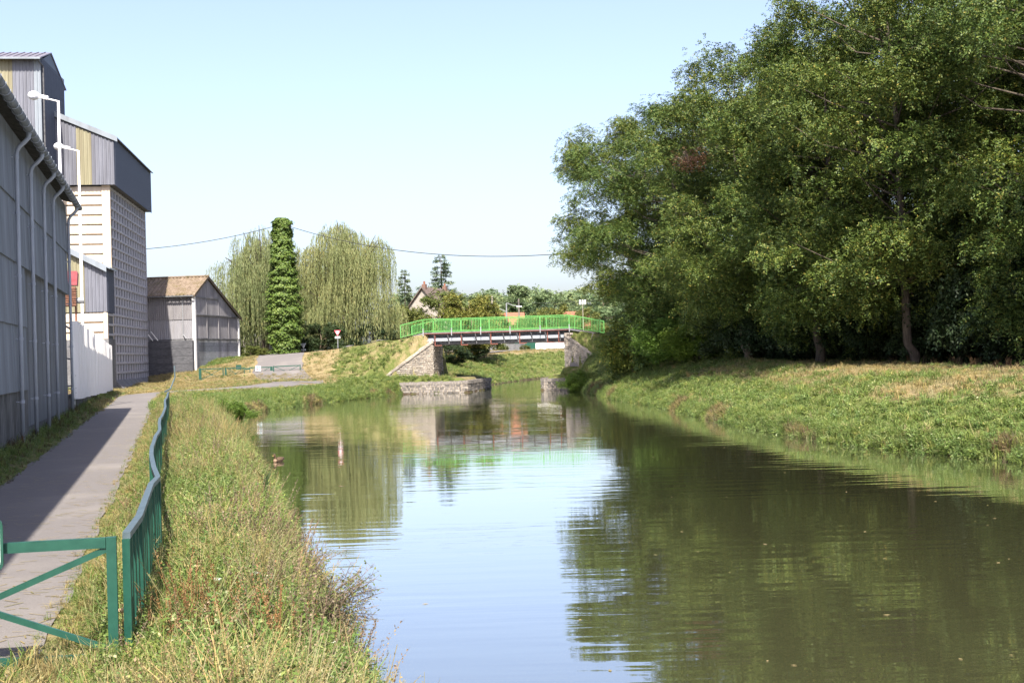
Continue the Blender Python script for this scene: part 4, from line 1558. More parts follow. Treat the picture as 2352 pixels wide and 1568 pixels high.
def rrect(w, h, r, n=5):
    pts = []
    for (cx_, cy_, a0) in ((w / 2 - r, h / 2 - r, 0), (-w / 2 + r, h / 2 - r, 90), (-w / 2 + r, -h / 2 + r, 180), (w / 2 - r, -h / 2 + r, 270)):
        for k in range(n):
            t = math.radians(a0 + 90 * k / (n - 1))
            pts.append((cx_ + r * math.cos(t), cy_ + r * math.sin(t)))
    return pts


mb = MB()
mb.prism(rrect(0.46, 0.44, 0.07), 'y', -0.03, 0.0)
mb.build('rim', M['green'], sp)
mb = MB()
mb.prism(rrect(0.415, 0.395, 0.06), 'y', -0.036, -0.031)
mb.build('panel', M['white'], sp)


# far gates
def far_gate(pxl, pxr, pyb, Y, label, frames, posts):
    a, b = at(pxl, pyb[0], Y), at(pxr, pyb[1], Y + 0.3)
    r = root('barrier_gate', (a.x, a.y, min(a.z, hz(a.x, a.y) + 0.25)), math.atan2(b.y - a.y, b.x - a.x), label, 'gate', 'green barrier gates at the far path end')
    W = math.hypot(b.x - a.x, b.y - a.y)
    H = 1.02
    dzr = (b.z - a.z)
    k = len(frames)
    for (f0, f1) in frames:
        x0, x1 = f0 * W, f1 * W
        z0_, z1_ = dzr * f0, dzr * f1
        gbar((x0, 0, z0_ + H), (x1, 0, z1_ + H), 0.06, 0.08, 'top_bar', r)
        gbar((x0, 0, z0_ + 0.06), (x1, 0, z1_ + 0.06), 0.05, 0.06, 'bottom_bar', r)
        gbar((x0, 0, z0_ + 0.08), (x1, 0, z1_ + H), 0.035, 0.035, 'brace', r)
        gbar((x0, 0, z0_ + H), (x1, 0, z1_ + 0.08), 0.035, 0.035, 'brace', r)
        mb = MB()
        mb.prism(rrect(0.16, 0.10, 0.03), 'y', -0.04, 0.04)
        mb.build('brace_plate', M['green'], r, ((x0 + x1) / 2, 0, (z0_ + z1_) / 2 + H / 2))
    for (f, w_) in posts:
        mb = MB()
        mb.box(f * W - w_ / 2, f * W + w_ / 2, -0.05, 0.05, dzr * f - 0.4, dzr * f + H + 0.06)
        mb.build('post', M['green'], r)
    return r, W, dzr


GY = 112.5
g1, W1, dz1 = far_gate(519, 624, (873, 870), GY, 'middle double gate with two diagonal frames and a coloured sign', [(0.03, 0.40), (0.54, 0.97)], [(0.0, 0.14), (0.405, 0.06), (0.53, 0.06), (1.0, 0.20)])
far_gate(629, 690, (869, 866), GY, 'right hand single green frame gate on the grey branch road', [(0.02, 0.98)], [(0.0, 0.10), (1.0, 0.08)])
far_gate(460, 513, (875, 873), GY - 0.4, 'left hand green gate half hidden in weeds before the shed', [(0.05, 0.95)], [(0.0, 0.22), (1.0, 0.08)])
mb = MB()
mb.box(0.42 * W1, 0.53 * W1, -0.03, 0.03, 0.86, 1.0)
mb.build('link_bar', M['green'], g1)
r = root('green_plate', (*at(548, 843, GY - 0.1)[:2], at(548, 843, GY - 0.1).z), 0, 'small plain green plate on the left frame of the double gate', 'sign')
mb = MB()
mb.prism(rrect(0.46, 0.40, 0.05), 'y', -0.02, 0.02)
mb.build('panel', M['green'], r)
mb = MB()
mb.box(-0.22, 0.22, -0.03, -0.022, -0.06, -0.01)
mb.build('slot', M['dark_steel'], r)
c = at(593, 846, GY - 0.1)
r = root('gate_notice', c, 0, 'white rounded notice with blue red and teal shapes on double gate', 'sign')
mb = MB()
mb.prism(rrect(0.46, 0.46, 0.06), 'y', -0.02, 0.02)
mb.build('panel', M['sign_white'], r)
for (pts, mt) in (([(-0.17, 0.02), (0.0, 0.02), (0.0, 0.17), (-0.17, 0.17)], 'sign_teal'), ([(-0.17, -0.17), (-0.02, -0.17), (-0.02, 0.0), (-0.17, 0.0)], 'sign_red'),
                  ([(0.02, -0.02), (0.16, 0.06), (0.17, 0.17), (0.05, 0.17)], 'sign_blue'), ([(0.0, -0.17), (0.17, -0.17), (0.16, 0.02)], 'sign_teal')):
    mb = MB()
    mb.prism(pts, 'y', -0.026, -0.0215)
    mb.build('emblem', M[mt], r)


# ------------------------------------------------------------------ road signs
def yield_sign(px, py, Y, H, front, label):
    p = at(px, py, Y)
    z = hz(p.x, p.y)
    r = root('yield_sign', (p.x, p.y, z), 0 if front else math.pi, label, 'road sign', 'yield signs by the bridge road')
    mb = MB()
    mb.tube([(0, 0.05, -0.3), (0, 0.05, H + 0.05)], 0.035, 8)
    mb.build('pole', M['steel'], r)
    R = 0.30

    def tri(R, y0, y1, mt, nm):
        pts = [(-R, 0.78 * R), (R, 0.78 * R), (0, -0.95 * R)]
        pr = []
        for i in range(3):
            a, b, c_ = Vector(pts[i - 1]), Vector(pts[i]), Vector(pts[(i + 1) % 3])
            pr += [tuple(b.lerp(a, 0.1)), tuple(b.lerp(a, 0.03) * 0.5 + b.lerp(c_, 0.03) * 0.5), tuple(b.lerp(c_, 0.1))]
        mb = MB()
        mb.prism([(x, zz + H - 0.1) for x, zz in pr], 'y', y0, y1)
        mb.build(nm, M[mt], r)
    tri(R * 1.04, -0.012, 0.012, 'sheet_pale', 'back_plate')
    tri(R, -0.016, -0.013, 'sign_red', 'red_border')
    tri(R * 0.62, -0.020, -0.0165, 'sign_white', 'white_field')
    mb = MB()
    mb.prism([(x, zz + H - 0.50) for x, zz in rrect(0.46, 0.17, 0.03)], 'y', -0.012, 0.012)
    mb.build('text_panel', M['sign_white'] if front else M['sheet_pale'], r)
    if front:
        for i in range(5):
            mb = MB()
            mb.box(-0.15 + i * 0.065, -0.11 + i * 0.065, -0.016, -0.0125, H - 0.53, H - 0.47)
            mb.build('letter', M['dark_steel'], r)


yield_sign(697, 812, 128, 1.5, False, 'yield sign seen from its grey back beside dark bushes')
yield_sign(777, 833, 117.5, 1.6, True, 'yield sign with red border on the dry grass slope')


# ------------------------------------------------------------------ vegetation builders
def unit(v):
    return v / (np.linalg.norm(v, axis=-1, keepdims=True) + 1e-9)


def fronds(org, axis, length, k, ll, lw, droop, rng, twist=0.5):
    """pinnate sprays: k leaflet pairs on each axis -> verts, quads"""
    N = len(org)
    axis = unit(axis)
    up = np.tile(np.array([0.0, 0.0, 1.0]), (N, 1)) + rng.normal(0, twist, (N, 3))
    s = unit(np.cross(axis, up))
    m = unit(np.cross(s, axis))
    Vs = []
    for i in range(k):
        t = (i + 0.6) / k
        for sg in (-1, 1):
            p = org + axis * (length * t)[:, None]
            p[:, 2] -= droop * length * t * t
            q = unit(s * sg * 0.8 + axis * 0.55 + rng.normal(0, 0.25, (N, 3)) - np.array([0, 0, 0.25]))
            n2 = unit(np.cross(q, m + rng.normal(0, 0.3, (N, 3))))
            L = ll * rng.uniform(0.75, 1.25, N)
            w = lw * rng.uniform(0.75, 1.25, N)
            a = p
            c = p + q * L[:, None]
            b = p + q * (L * 0.5)[:, None] + n2 * (w / 2)[:, None]
            d = p + q * (L * 0.5)[:, None] - n2 * (w / 2)[:, None]
            Vs.append(np.stack([a, b, c, d], 1))
    V = np.concatenate(Vs, 0).reshape(-1, 3)
    F = np.arange(len(V)).reshape(-1, 4)
    return V, F


def ball(n, rng, power=0.45):
    v = unit(rng.normal(0, 1, (n, 3)))
    return v * (rng.uniform(0, 1, n) ** power)[:, None], v


def limb_tubes(mb, trunk, clumps, rng, r0, n):
    """curved limbs from the trunk to clump centres"""
    zs = [p[2] for p in trunk]
    for c in clumps[:n]:
        zt = max(zs[0] + 0.25 * (zs[-1] - zs[0]), min(c[2] - 0.35 * math.hypot(c[0], c[1]) - 0.5, zs[-1]))
        b = [float(np.interp(zt, zs, [p[i] for p in trunk])) for i in range(2)] + [zt]
        mid_ = [(b[0] * 0.45 + c[0] * 0.55), (b[1] * 0.45 + c[1] * 0.55), b[2] * 0.55 + c[2] * 0.45 - 0.15 + rng.uniform(-0.3, 0.3)]
        mb.tube([b, mid_, (c[0], c[1], c[2])], [r0, r0 * 0.6, r0 * 0.2], 5, False)


def broadleaf(seed, H, R, crown_lo, nclump, per, ll, lw, k, leaf, bark='bark', flat=0.62, clump_r=(0.9, 1.7), trunk_r=0.22, lean=(0, 0), flen=0.34, hollow=0.5, droop=0.35, low_bias=0.0, fork=True):
    """returns (trunk mesh, crown mesh) around the origin"""
    rng = np.random.default_rng(seed)
    cz = (H + crown_lo) / 2
    rz = (H - crown_lo) / 2
    b, _ = ball(nclump, rng, 0.3)
    rad = np.linalg.norm(b, axis=1)
    b = b / (rad[:, None] + 1e-9) * (hollow + (1 - hollow) * rad ** 0.7)[:, None]
    lumps = 1 + 0.22 * np.sin(3.1 * np.arctan2(b[:, 1], b[:, 0]) + seed) + 0.12 * np.sin(5.3 * b[:, 2] * 2 + seed * 2.1)
    cl = np.stack([b[:, 0] * R * lumps, b[:, 1] * R * lumps, cz + b[:, 2] * rz * (0.92 + 0.08 * lumps)], 1)
    f = np.clip((cl[:, 2] - crown_lo) / (H - crown_lo), 0, 1)
    cl[:, 0] += lean[0] * f
    cl[:, 1] += lean[1] * f
    cr = rng.uniform(*clump_r, nclump) * (1.0 - 0.25 * f)
    cnt = (per * (cr / np.mean(cr)) ** 2).astype(int)
    idx = np.repeat(np.arange(nclump), cnt)
    nsub = 8
    so_, _ = ball(nclump * nsub, rng, 0.25)
    sr_ = rng.uniform(0.22, 0.55, nclump * nsub)
    sub = idx * nsub + rng.integers(0, nsub, len(idx))
    o, v = ball(len(idx), rng, 0.45)
    fl = np.array([1, 1, flat])
    off = so_[sub] * 0.85 + o * sr_[sub][:, None]
    org = cl[idx] + off * cr[idx][:, None] * fl
    org[:, 2] -= 0.18 * (off[:, 0] ** 2 + off[:, 1] ** 2) * cr[idx]
    axis = v * np.array([1, 1, 0.5]) + rng.normal(0, 0.35, v.shape) + np.array([0, 0, -0.15])
    V, F = fronds(org, axis, rng.uniform(0.7, 1.3, len(org)) * flen, k, ll, lw, droop, rng)
    crown = np_mesh('crown', V, F, M[leaf])
    mb = MB()
    top = [lean[0] * 0.75, lean[1] * 0.75, crown_lo + (H - crown_lo) * 0.78]
    trunk = [(0, 0, -0.4), (0.05, 0.03, crown_lo * 0.5), (rng.uniform(-0.3, 0.3) + lean[0] * 0.1, rng.uniform(-0.3, 0.3) + lean[1] * 0.1, crown_lo * 1.05),
             (lean[0] * 0.4 + rng.uniform(-0.4, 0.4), lean[1] * 0.4 + rng.uniform(-0.4, 0.4), cz), tuple(top)]
    mb.tube(trunk, [trunk_r * 1.25, trunk_r, trunk_r * 0.85, trunk_r * 0.55, trunk_r * 0.15], 8, False)
    limb_tubes(mb, trunk, [tuple(c) for c in cl], rng, trunk_r * 0.22, int(nclump * 0.5))
    return mb.mesh('trunk', M[bark], True), crown


def plant(name, meshes, loc, rz, sc, label, cat, group=None, parts=('trunk', 'crown')):
    r = root(name, loc, rz, label, cat, group)
    r.scale = sc if hasattr(sc, '__len__') else (sc, sc, sc)
    for nm, me in zip(parts, meshes):
        link(nm, me, r)
    return r


# ------------------------------------------------------------------ locust wood on the right bank
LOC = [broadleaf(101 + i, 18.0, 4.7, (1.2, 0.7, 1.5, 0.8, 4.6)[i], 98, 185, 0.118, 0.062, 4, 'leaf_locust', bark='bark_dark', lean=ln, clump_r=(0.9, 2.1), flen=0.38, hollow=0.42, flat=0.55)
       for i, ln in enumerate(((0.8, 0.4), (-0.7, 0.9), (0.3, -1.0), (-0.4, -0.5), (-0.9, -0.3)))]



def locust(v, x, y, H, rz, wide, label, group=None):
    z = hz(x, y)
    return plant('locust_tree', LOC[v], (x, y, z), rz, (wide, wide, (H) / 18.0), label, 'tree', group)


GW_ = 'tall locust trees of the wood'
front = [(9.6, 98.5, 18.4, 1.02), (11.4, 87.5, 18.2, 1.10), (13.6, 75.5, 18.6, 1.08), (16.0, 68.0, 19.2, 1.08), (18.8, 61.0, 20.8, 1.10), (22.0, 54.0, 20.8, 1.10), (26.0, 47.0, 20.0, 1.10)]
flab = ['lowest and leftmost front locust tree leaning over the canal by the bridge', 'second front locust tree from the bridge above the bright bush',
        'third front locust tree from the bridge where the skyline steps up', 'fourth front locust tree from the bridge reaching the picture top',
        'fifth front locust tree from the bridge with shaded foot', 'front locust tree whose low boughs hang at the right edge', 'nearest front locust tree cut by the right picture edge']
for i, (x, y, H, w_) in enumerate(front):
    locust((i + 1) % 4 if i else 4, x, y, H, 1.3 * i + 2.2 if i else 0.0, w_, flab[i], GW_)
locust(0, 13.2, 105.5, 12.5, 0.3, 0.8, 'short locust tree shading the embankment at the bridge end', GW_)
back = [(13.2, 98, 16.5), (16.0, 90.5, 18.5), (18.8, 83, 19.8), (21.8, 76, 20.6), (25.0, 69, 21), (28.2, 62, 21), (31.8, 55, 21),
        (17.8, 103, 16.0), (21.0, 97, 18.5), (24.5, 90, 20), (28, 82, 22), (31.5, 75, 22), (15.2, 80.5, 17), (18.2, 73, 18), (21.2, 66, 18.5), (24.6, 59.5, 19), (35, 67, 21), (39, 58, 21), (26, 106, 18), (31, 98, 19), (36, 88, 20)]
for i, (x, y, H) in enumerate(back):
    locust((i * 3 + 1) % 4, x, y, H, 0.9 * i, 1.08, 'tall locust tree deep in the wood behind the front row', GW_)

# understorey
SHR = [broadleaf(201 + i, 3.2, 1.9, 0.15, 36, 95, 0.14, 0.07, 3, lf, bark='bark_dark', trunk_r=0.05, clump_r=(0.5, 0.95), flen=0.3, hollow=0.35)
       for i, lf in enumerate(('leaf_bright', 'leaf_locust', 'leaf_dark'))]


def shrub(v, px, Y, sc, label, group=None, py=None, X=None, name='shrub'):
    x = X if X is not None else at(px, 800, Y).x
    return plant(name, SHR[v], (x, Y, hz(x, Y) - 0.1), px * 0.37 + Y, sc, label, 'shrub', group)


shrub(0, 1560, 85.0, (1.25, 1.1, 0.95), 'bright yellow green bush at the wood edge right of the bridge')
shrub(0, 1600, 83.0, (0.9, 0.9, 0.75), 'smaller bright bush at the right flank of the big bright bush')
shrub(1, 1455, 93, (1.3, 1.2, 1.35), 'grey green bush between bridge embankment and bright bush')
shrub(1, 1515, 90, (1.2, 1.2, 1.7), 'tall green bush around the pale trunks near the bridge')
shrub(0, 1325, 104.5, (0.62, 0.6, 0.62), 'light green bush at the waterside before the right quay')
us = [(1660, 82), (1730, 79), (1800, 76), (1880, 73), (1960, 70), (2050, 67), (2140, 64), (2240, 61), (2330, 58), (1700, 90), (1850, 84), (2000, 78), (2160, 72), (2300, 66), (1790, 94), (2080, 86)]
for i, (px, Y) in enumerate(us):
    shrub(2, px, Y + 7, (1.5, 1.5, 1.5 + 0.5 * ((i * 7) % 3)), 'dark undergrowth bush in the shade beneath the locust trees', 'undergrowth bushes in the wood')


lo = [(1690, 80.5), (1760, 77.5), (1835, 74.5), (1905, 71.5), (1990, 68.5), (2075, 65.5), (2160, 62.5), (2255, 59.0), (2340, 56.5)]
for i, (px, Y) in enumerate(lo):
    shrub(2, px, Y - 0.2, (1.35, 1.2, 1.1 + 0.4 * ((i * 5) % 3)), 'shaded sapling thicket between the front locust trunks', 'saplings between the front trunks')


# bare dead boughs and a russet patch in the canopy
def dead_bough(px, py, Y, label, seed, russet=False, size=1.6):
    c = at(px, py, Y)
    rng = random.Random(seed)
    r = root('dead_bough', c, 0, label, 'bough')
    mb = MB()
    for i in range(9):
        a = rng.uniform(0, 6.28)
        e = Vector((math.cos(a), math.sin(a) * 0.6, rng.uniform(-0.2, 0.8))) * size * rng.uniform(0.5, 1)
        mb.tube([(0, 0, -0.4), e * 0.5 + Vector((0, 0, 0.08)), e], [0.05, 0.03, 0.008], 5, False)
        for k in range(3):
            f = e * rng.uniform(0.4, 0.9)
            g = f + Vector((rng.uniform(-1, 1), rng.uniform(-1, 1), rng.uniform(-0.2, 1))) * 0.5
            mb.tube([f, g], [0.018, 0.005], 4, False)
    mb.build('branches', M['deadwood'], r, fixn=False)
    if russet:
        g = np.random.default_rng(seed)
        o, v = ball(260, g, 0.5)
        V, F = fronds(o * np.array([1.5, 1.0, 0.6]), v + np.array([0, 0, -0.5]), np.full(260, 0.3), 3, 0.13, 0.06, 0.5, g)
        link('dead_leaves', np_mesh('dead_leaves', V, F, M['leaf_russet']), r)


dead_bough(1490, 405, 87.0, 'bare dead twigs showing in the leftmost locust crown', 3)
dead_bough(1580, 360, 80.5, 'patch of russet dead leaves high in the locust wood', 4, True, 1.3)
# pale standing trunks at the wood edge
for (px, Y, lab) in ((1500, 91.0, 'pale sunlit bare trunk above the bushes near the bridge'), (1718, 76.5, 'thin grey trunk standing in the wood shade')):
    p = at(px, 760, Y)
    z = hz(p.x, Y)
    r = root('tree_stem', (p.x, Y, z), 0, lab, 'trunk')
    mb = MB()
    mb.tube([(0, 0, -0.3), (0.1, 0, 2.5), (-0.1, 0, 5.0), (0.1, 0.1, 8.0)], [0.24, 0.2, 0.17, 0.1], 9)
    mb.tube([(0.05, 0, 2.6), (-0.5, 0.1, 4.5), (-0.8, 0.1, 7.0)], [0.12, 0.1, 0.05], 7)
    mb.build('trunk', M['bark'], r, smooth=True)


# ------------------------------------------------------------------ willows
def willow(seed, H, R, n_arch, strands, leaf='leaf_willow'):
    rng = np.random.default_rng(seed)
    # arching domes of the crown, strands fall from them
    b, _ = ball(n_arch, rng, 0.4)
    cx_ = b[:, 0] * R * 0.9
    cy_ = b[:, 1] * R * 0.9
    rr = np.hypot(cx_, cy_) / R
    cz = H * (0.98 - 0.36 * rr ** 1.9) - rng.uniform(0, 1, n_arch) ** 1.2 * H * 0.45
    cr = rng.uniform(0.7, 2.1, n_arch)
    idx = np.repeat(np.arange(n_arch), strands)
    N = len(idx)
    a = rng.uniform(0, 2 * math.pi, N)
    q = rng.uniform(0, 1, N) ** 0.33
    sx = cx_[idx] + np.cos(a) * q * cr[idx]
    sy = cy_[idx] + np.sin(a) * q * cr[idx]
    sz = cz[idx] - 0.75 * q ** 2 * cr[idx]
    ln = np.minimum(rng.uniform(1.5, 5.0, N) + 3.0 * rr[idx], sz - rng.uniform(0.2, 2.2, N))
    ln = np.maximum(ln, 0.8)
    nl = 26
    aa = rng.uniform(0, 2 * math.pi, N)
    sdir = np.stack([-np.sin(aa), np.cos(aa), np.zeros(N)], 1)
    Vs = []
    for k in range(nl):
        t = (k + rng.uniform(0, 1, N)) / nl
        ox = np.cos(a) * 0.35 * np.minimum(t * 4, 1) * (0.4 + 0.6 * q) + 0.10 * np.sin(3 * t + idx)
        oy = np.sin(a) * 0.35 * np.minimum(t * 4, 1) * (0.4 + 0.6 * q)
        p = np.stack([sx + ox, sy + oy, sz - t * ln], 1) + rng.normal(0, 0.04, (N, 3))
        d = unit(np.stack([rng.normal(0, 0.16, N), rng.normal(0, 0.16, N), -np.ones(N)], 1))
        s = unit(sdir + rng.normal(0, 0.28, (N, 3)))
        L = rng.uniform(0.28, 0.5, N)[:, None]
        w = rng.uniform(0.04, 0.075, N)[:, None]
        Vs.append(np.stack([p, p + d * L * 0.45 + s * w / 2, p + d * L, p + d * L * 0.45 - s * w / 2], 1))
    V = np.concatenate(Vs, 0).reshape(-1, 3)
    crown = np_mesh('crown', V, np.arange(len(V)).reshape(-1, 4), M[leaf])
    mb = MB()
    trunk = [(0, 0, -0.4), (0.15, 0, 2.0), (0.3, 0.1, 4.0), (0.2, 0.2, H * 0.6)]
    mb.tube(trunk, [0.55, 0.45, 0.38, 0.15], 9, False)
    limb_tubes(mb, trunk, [(cx_[i], cy_[i], cz[i] - 0.2) for i in range(n_arch)], rng, 0.14, n_arch)
    return mb.mesh('trunk', M['bark_dark'], True), crown


for (px, Y, seed, H, R, na, ns, lab) in ((795, 140, 301, 16.4, 6.5, 66, 52, 'large weeping willow right of the ivy covered pole'), (605, 139, 302, 15.9, 5.2, 48, 52, 'weeping willow left of the ivy covered pole behind the shed')):
    x = at(px, 800, Y).x
    plant('weeping_willow', willow(seed, H, R, na, ns), (x, Y, hz(x, Y)), 0.0, 1.0, lab, 'tree', 'weeping willows')

# ------------------------------------------------------------------ ivy covered pole
pp = at(655, 810, 126)
pz = hz(pp.x, 126)
iv = root('ivy_pole', (pp.x, 126, pz), 0, 'utility pole wholly wrapped in a column of green ivy', 'pole')
IH = at(655, 500, 126).z - pz
mb = MB()
mb.tube([(0, 0, -0.5), (0, 0, IH - 0.2)], [0.2, 0.14], 8)
mb.build('pole', M['concrete'], iv)
rng = np.random.default_rng(77)
N = 22000
t = rng.uniform(0, 1, N) ** 0.9
a = rng.uniform(0, 2 * math.pi, N)
prof = np.interp(t, [0, 0.05, 0.12, 0.3, 0.45, 0.6, 0.8, 0.92, 0.97, 1.0], [1.25, 1.3, 1.45, 1.6, 1.5, 1.2, 0.95, 0.82, 0.86, 0.5])
rad = prof * (0.66 + 0.55 * vnoise(a * 0.9 + 9, t * IH * 1.5, 0.55, 61) + 0.34 * (vnoise(a * 1.2, t * IH * 1.3, 0.28, 62) - 0.4)) * rng.uniform(0.55, 1.12, N) ** 0.6
org = np.stack([rad * np.cos(a), rad * np.sin(a), t * IH], 1)
d = unit(np.stack([np.cos(a) * 0.5, np.sin(a) * 0.5, -0.8 + 0 * a], 1) + rng.normal(0, 0.3, (N, 3)))
s = unit(np.cross(d, np.stack([np.cos(a), np.sin(a), 0.5 + 0 * a], 1) + rng.normal(0, 0.3, (N, 3))))
L = rng.uniform(0.16, 0.27, N)[:, None]
w_ = L * 0.85
V = np.stack([org, org + d * L * 0.45 + s * w_ / 2, org + d * L, org + d * L * 0.45 - s * w_ / 2], 1).reshape(-1, 3)
link('ivy_leaves', np_mesh('ivy_leaves', V, np.arange(len(V)).reshape(-1, 4), M['leaf_ivy']), iv)


# overhead wires
def wire(p, q, sag, r, label):
    n = 24
    pts = []
    for i in range(n + 1):
        k = i / n
        pts.append((p[0] + (q[0] - p[0]) * k, p[1] + (q[1] - p[1]) * k, p[2] + (q[2] - p[2]) * k - sag * 4 * k * (1 - k)))
    mb = MB()
    mb.tube(pts, r, 5)
    tag(mb.build('overhead_wire', M['cable'], fixn=False), label, 'wire')


topi = (pp.x + 0.3, 126, pz + IH - 0.7)
wire(topi, at(1325, 580, 99), 1.3, 0.03, 'overhead cable sagging from the ivy pole to the locust wood')
wire((pp.x - 0.3, 126, pz + IH - 0.7), at(318, 573, 121), 0.35, 0.03, 'overhead cable from the ivy pole to the silo back')
wire(at(470, 640, 150), at(560, 655, 150), 0.2, 0.018, 'thin wire above the shed roof')
wire(at(1090, 690, 200), at(1420, 684, 205), 0.6, 0.02, 'thin wire above the green bridge railing')

# ------------------------------------------------------------------ garden and background trees
GAR = [broadleaf(401 + i, 7.0, 3.0, 1.0, 46, 100, 0.24, 0.13, 2, lf, trunk_r=0.13, clump_r=(0.7, 1.3), flen=0.3, hollow=0.45) for i, lf in enumerate(('leaf_garden', 'leaf_garden', 'leaf_dark'))]
FAR_ = [broadleaf(451 + i, 15.0, 5.2, 1.5, 60, 62, 0.42, 0.24, 2, 'leaf_far_hazed', trunk_r=0.2, clump_r=(1.1, 2.2), flen=0.5, hollow=0.5) for i in range(3)]


def bgtree(meshes, name, px, Y, top, base_h, wide, label, cat='tree', group=None, rz=0.0):
    p = at(px, top, Y)
    z = hz(p.x, Y)
    k = (p.z - z) / base_h
    return plant(name, meshes, (p.x, Y, z - 0.1), rz, (wide, wide, k), label, cat, group)


bgtree(GAR[0], 'garden_tree', 925, 150, 690, 7.0, 1.0, 'olive green garden tree between willow and pale house', rz=1)
bgtree(GAR[1], 'garden_tree', 1022, 155, 662, 7.0, 1.15, 'yellow green garden tree before the pale house', rz=2)
bgtree(GAR[0], 'garden_tree', 1075, 152, 662, 7.0, 1.0, 'tall yellow green garden tree above the left of the railing', rz=3)
bgtree(GAR[1], 'garden_tree', 1110, 158, 690, 7.0, 0.8, 'lower garden tree left of the concrete poles', rz=4)
bgtree(GAR[0], 'garden_tree', 1270, 200, 694, 7.0, 0.9, 'broad garden tree above the middle of the railing', rz=5)
bgtree(GAR[1], 'garden_tree', 1345, 203, 704, 7.0, 0.9, 'garden tree above the right of the railing', rz=6)
bgtree(GAR[2], 'dark_bush', 735, 132.5, 737, 7.0, 0.85, 'dark rounded bush between ivy pole and willow trunk', 'shrub', rz=1)
bgtree(GAR[2], 'dark_bush', 690, 133, 772, 7.0, 0.55, 'dark low bush behind the grey backed yield sign', 'shrub', rz=2)
bgtree(GAR[2], 'dark_bush', 850, 137, 740, 7.0, 0.8, 'dark bush in the shade under the large willow', 'shrub', rz=2.5)
bgtree(GAR[1], 'hedge_bush', 575, 131, 790, 7.0, 0.5, 'low hedge bush beside the shed corner', 'shrub', rz=3)
bgtree(GAR[0], 'hedge_bush', 610, 131, 795, 7.0, 0.5, 'low hedge bush at the foot of the ivy pole', 'shrub', rz=4)
bgtree(GAR[2], 'garden_bush', 1035, 141, 785, 7.0, 0.62, 'dark leafy bush under the bridge beside the abutment', 'shrub', rz=5)
bgtree(GAR[2], 'garden_bush', 1080, 152, 796, 7.0, 0.5, 'second dark bush under the bridge', 'shrub', rz=6)
bgtree(GAR[1], 'garden_bush', 1150, 187, 790, 7.0, 0.35, 'pale green bush under the bridge by the garden wall', 'shrub', rz=7)
bgtree(GAR[1], 'garden_bush', 1205, 188, 790, 7.0, 0.22, 'small bush next to the green screen under the bridge', 'shrub', rz=8)
bgtree(GAR[0], 'garden_tree', 1180, 204, 722, 7.0, 0.8, 'low garden tree behind the street lamp foot', rz=9)
bgtree(GAR[1], 'garden_tree', 1225, 201, 716, 7.0, 0.75, 'low garden tree hiding the wall of the orange roofed house', rz=10)
px = 915
i = 0
while px < 1760:
    Y = 250 + (i * 37) % 60
    top = (668, 655, 672, 660, 665, 658, 664)[i % 7] + (10 if px < 1100 else 0)
    bgtree(FAR_[i % 3], 'far_tree', px, Y, top, 15.0, 1.0 + 0.1 * (i % 3), 'rounded grey green treetop in the distant tree line', 'tree', 'distant tree line', rz=i)
    px += 36
    i += 1
for k, (px, Y, top) in enumerate(((400, 210, 690), (470, 215, 700), (540, 205, 690), (620, 200, 700), (700, 205, 700))):
    bgtree(FAR_[k % 3], 'far_tree', px, Y, top, 15.0, 1.1, 'distant tree hidden behind shed and willows', 'tree', 'trees behind the willows', rz=k)


def conifer(seed, H, R, leaf, dens=1.0):
    rng = np.random.default_rng(seed)
    org, ax = [], []
    nw = int(H * 2.2)
    mb = MB()
    mb.tube([(0, 0, -0.3), (0, 0, H * 0.96)], [0.18, 0.02], 7, False)
    for i in range(nw):
        z = 0.8 + (H - 0.9) * i / nw
        r = R * (1 - z / H) ** 0.7 * rng.uniform(0.65, 1.15)
        nb_ = 6
        for k in range(nb_):
            a = rng.uniform(0, 6.28)
            m = max(3, int(r * 9 * dens))
            e = np.array((math.cos(a), math.sin(a), 0.0))
            rr = r * rng.uniform(0.7, 1.1)
            mb.tube([(0, 0, z), (e[0] * rr, e[1] * rr, z - 0.18 * rr)], [0.03, 0.008], 4, False)
            for t in np.linspace(0.15, 1, m):
                org.append((e[0] * rr * t, e[1] * rr * t, z - 0.22 * rr * t + 0.12 * rr * t * t))
                ax.append(e + np.array([0, 0, rng.uniform(-0.3, 0.3)]))
    org, ax = np.array(org), np.array(ax)
    V, F = fronds(org, ax, rng.uniform(0.25, 0.45, len(org)), 2, 0.30, 0.10, 0.2, rng, 0.8)
    return mb.mesh('trunk', M['bark_dark']), np_mesh('crown', V, F, M[leaf])


CON = conifer(501, 12.0, 3.1, 'leaf_conifer', 1.5)
CON2 = conifer(502, 9.0, 2.2, 'leaf_blue')
bgtree(CON, 'spruce', 1012, 185, 578, 12.0, 1.35, 'tall pointed spruce behind the pale house')
bgtree(CON, 'spruce', 928, 190, 612, 12.0, 0.9, 'dark pointed spruce close to the willow edge', rz=2)
bgtree(CON2, 'blue_spruce', 965, 178, 648, 9.0, 1.1, 'small bluish conifer beside the pale house', rz=1)
POP = broadleaf(551, 16.0, 1.5, 1.0, 44, 90, 0.34, 0.2, 2, 'leaf_far_hazed', trunk_r=0.2, clump_r=(0.6, 1.0), flen=0.4)
bgtree(POP, 'poplar', 1191, 240, 643, 16.0, 1.1, 'slender poplar rising above the distant tree line')


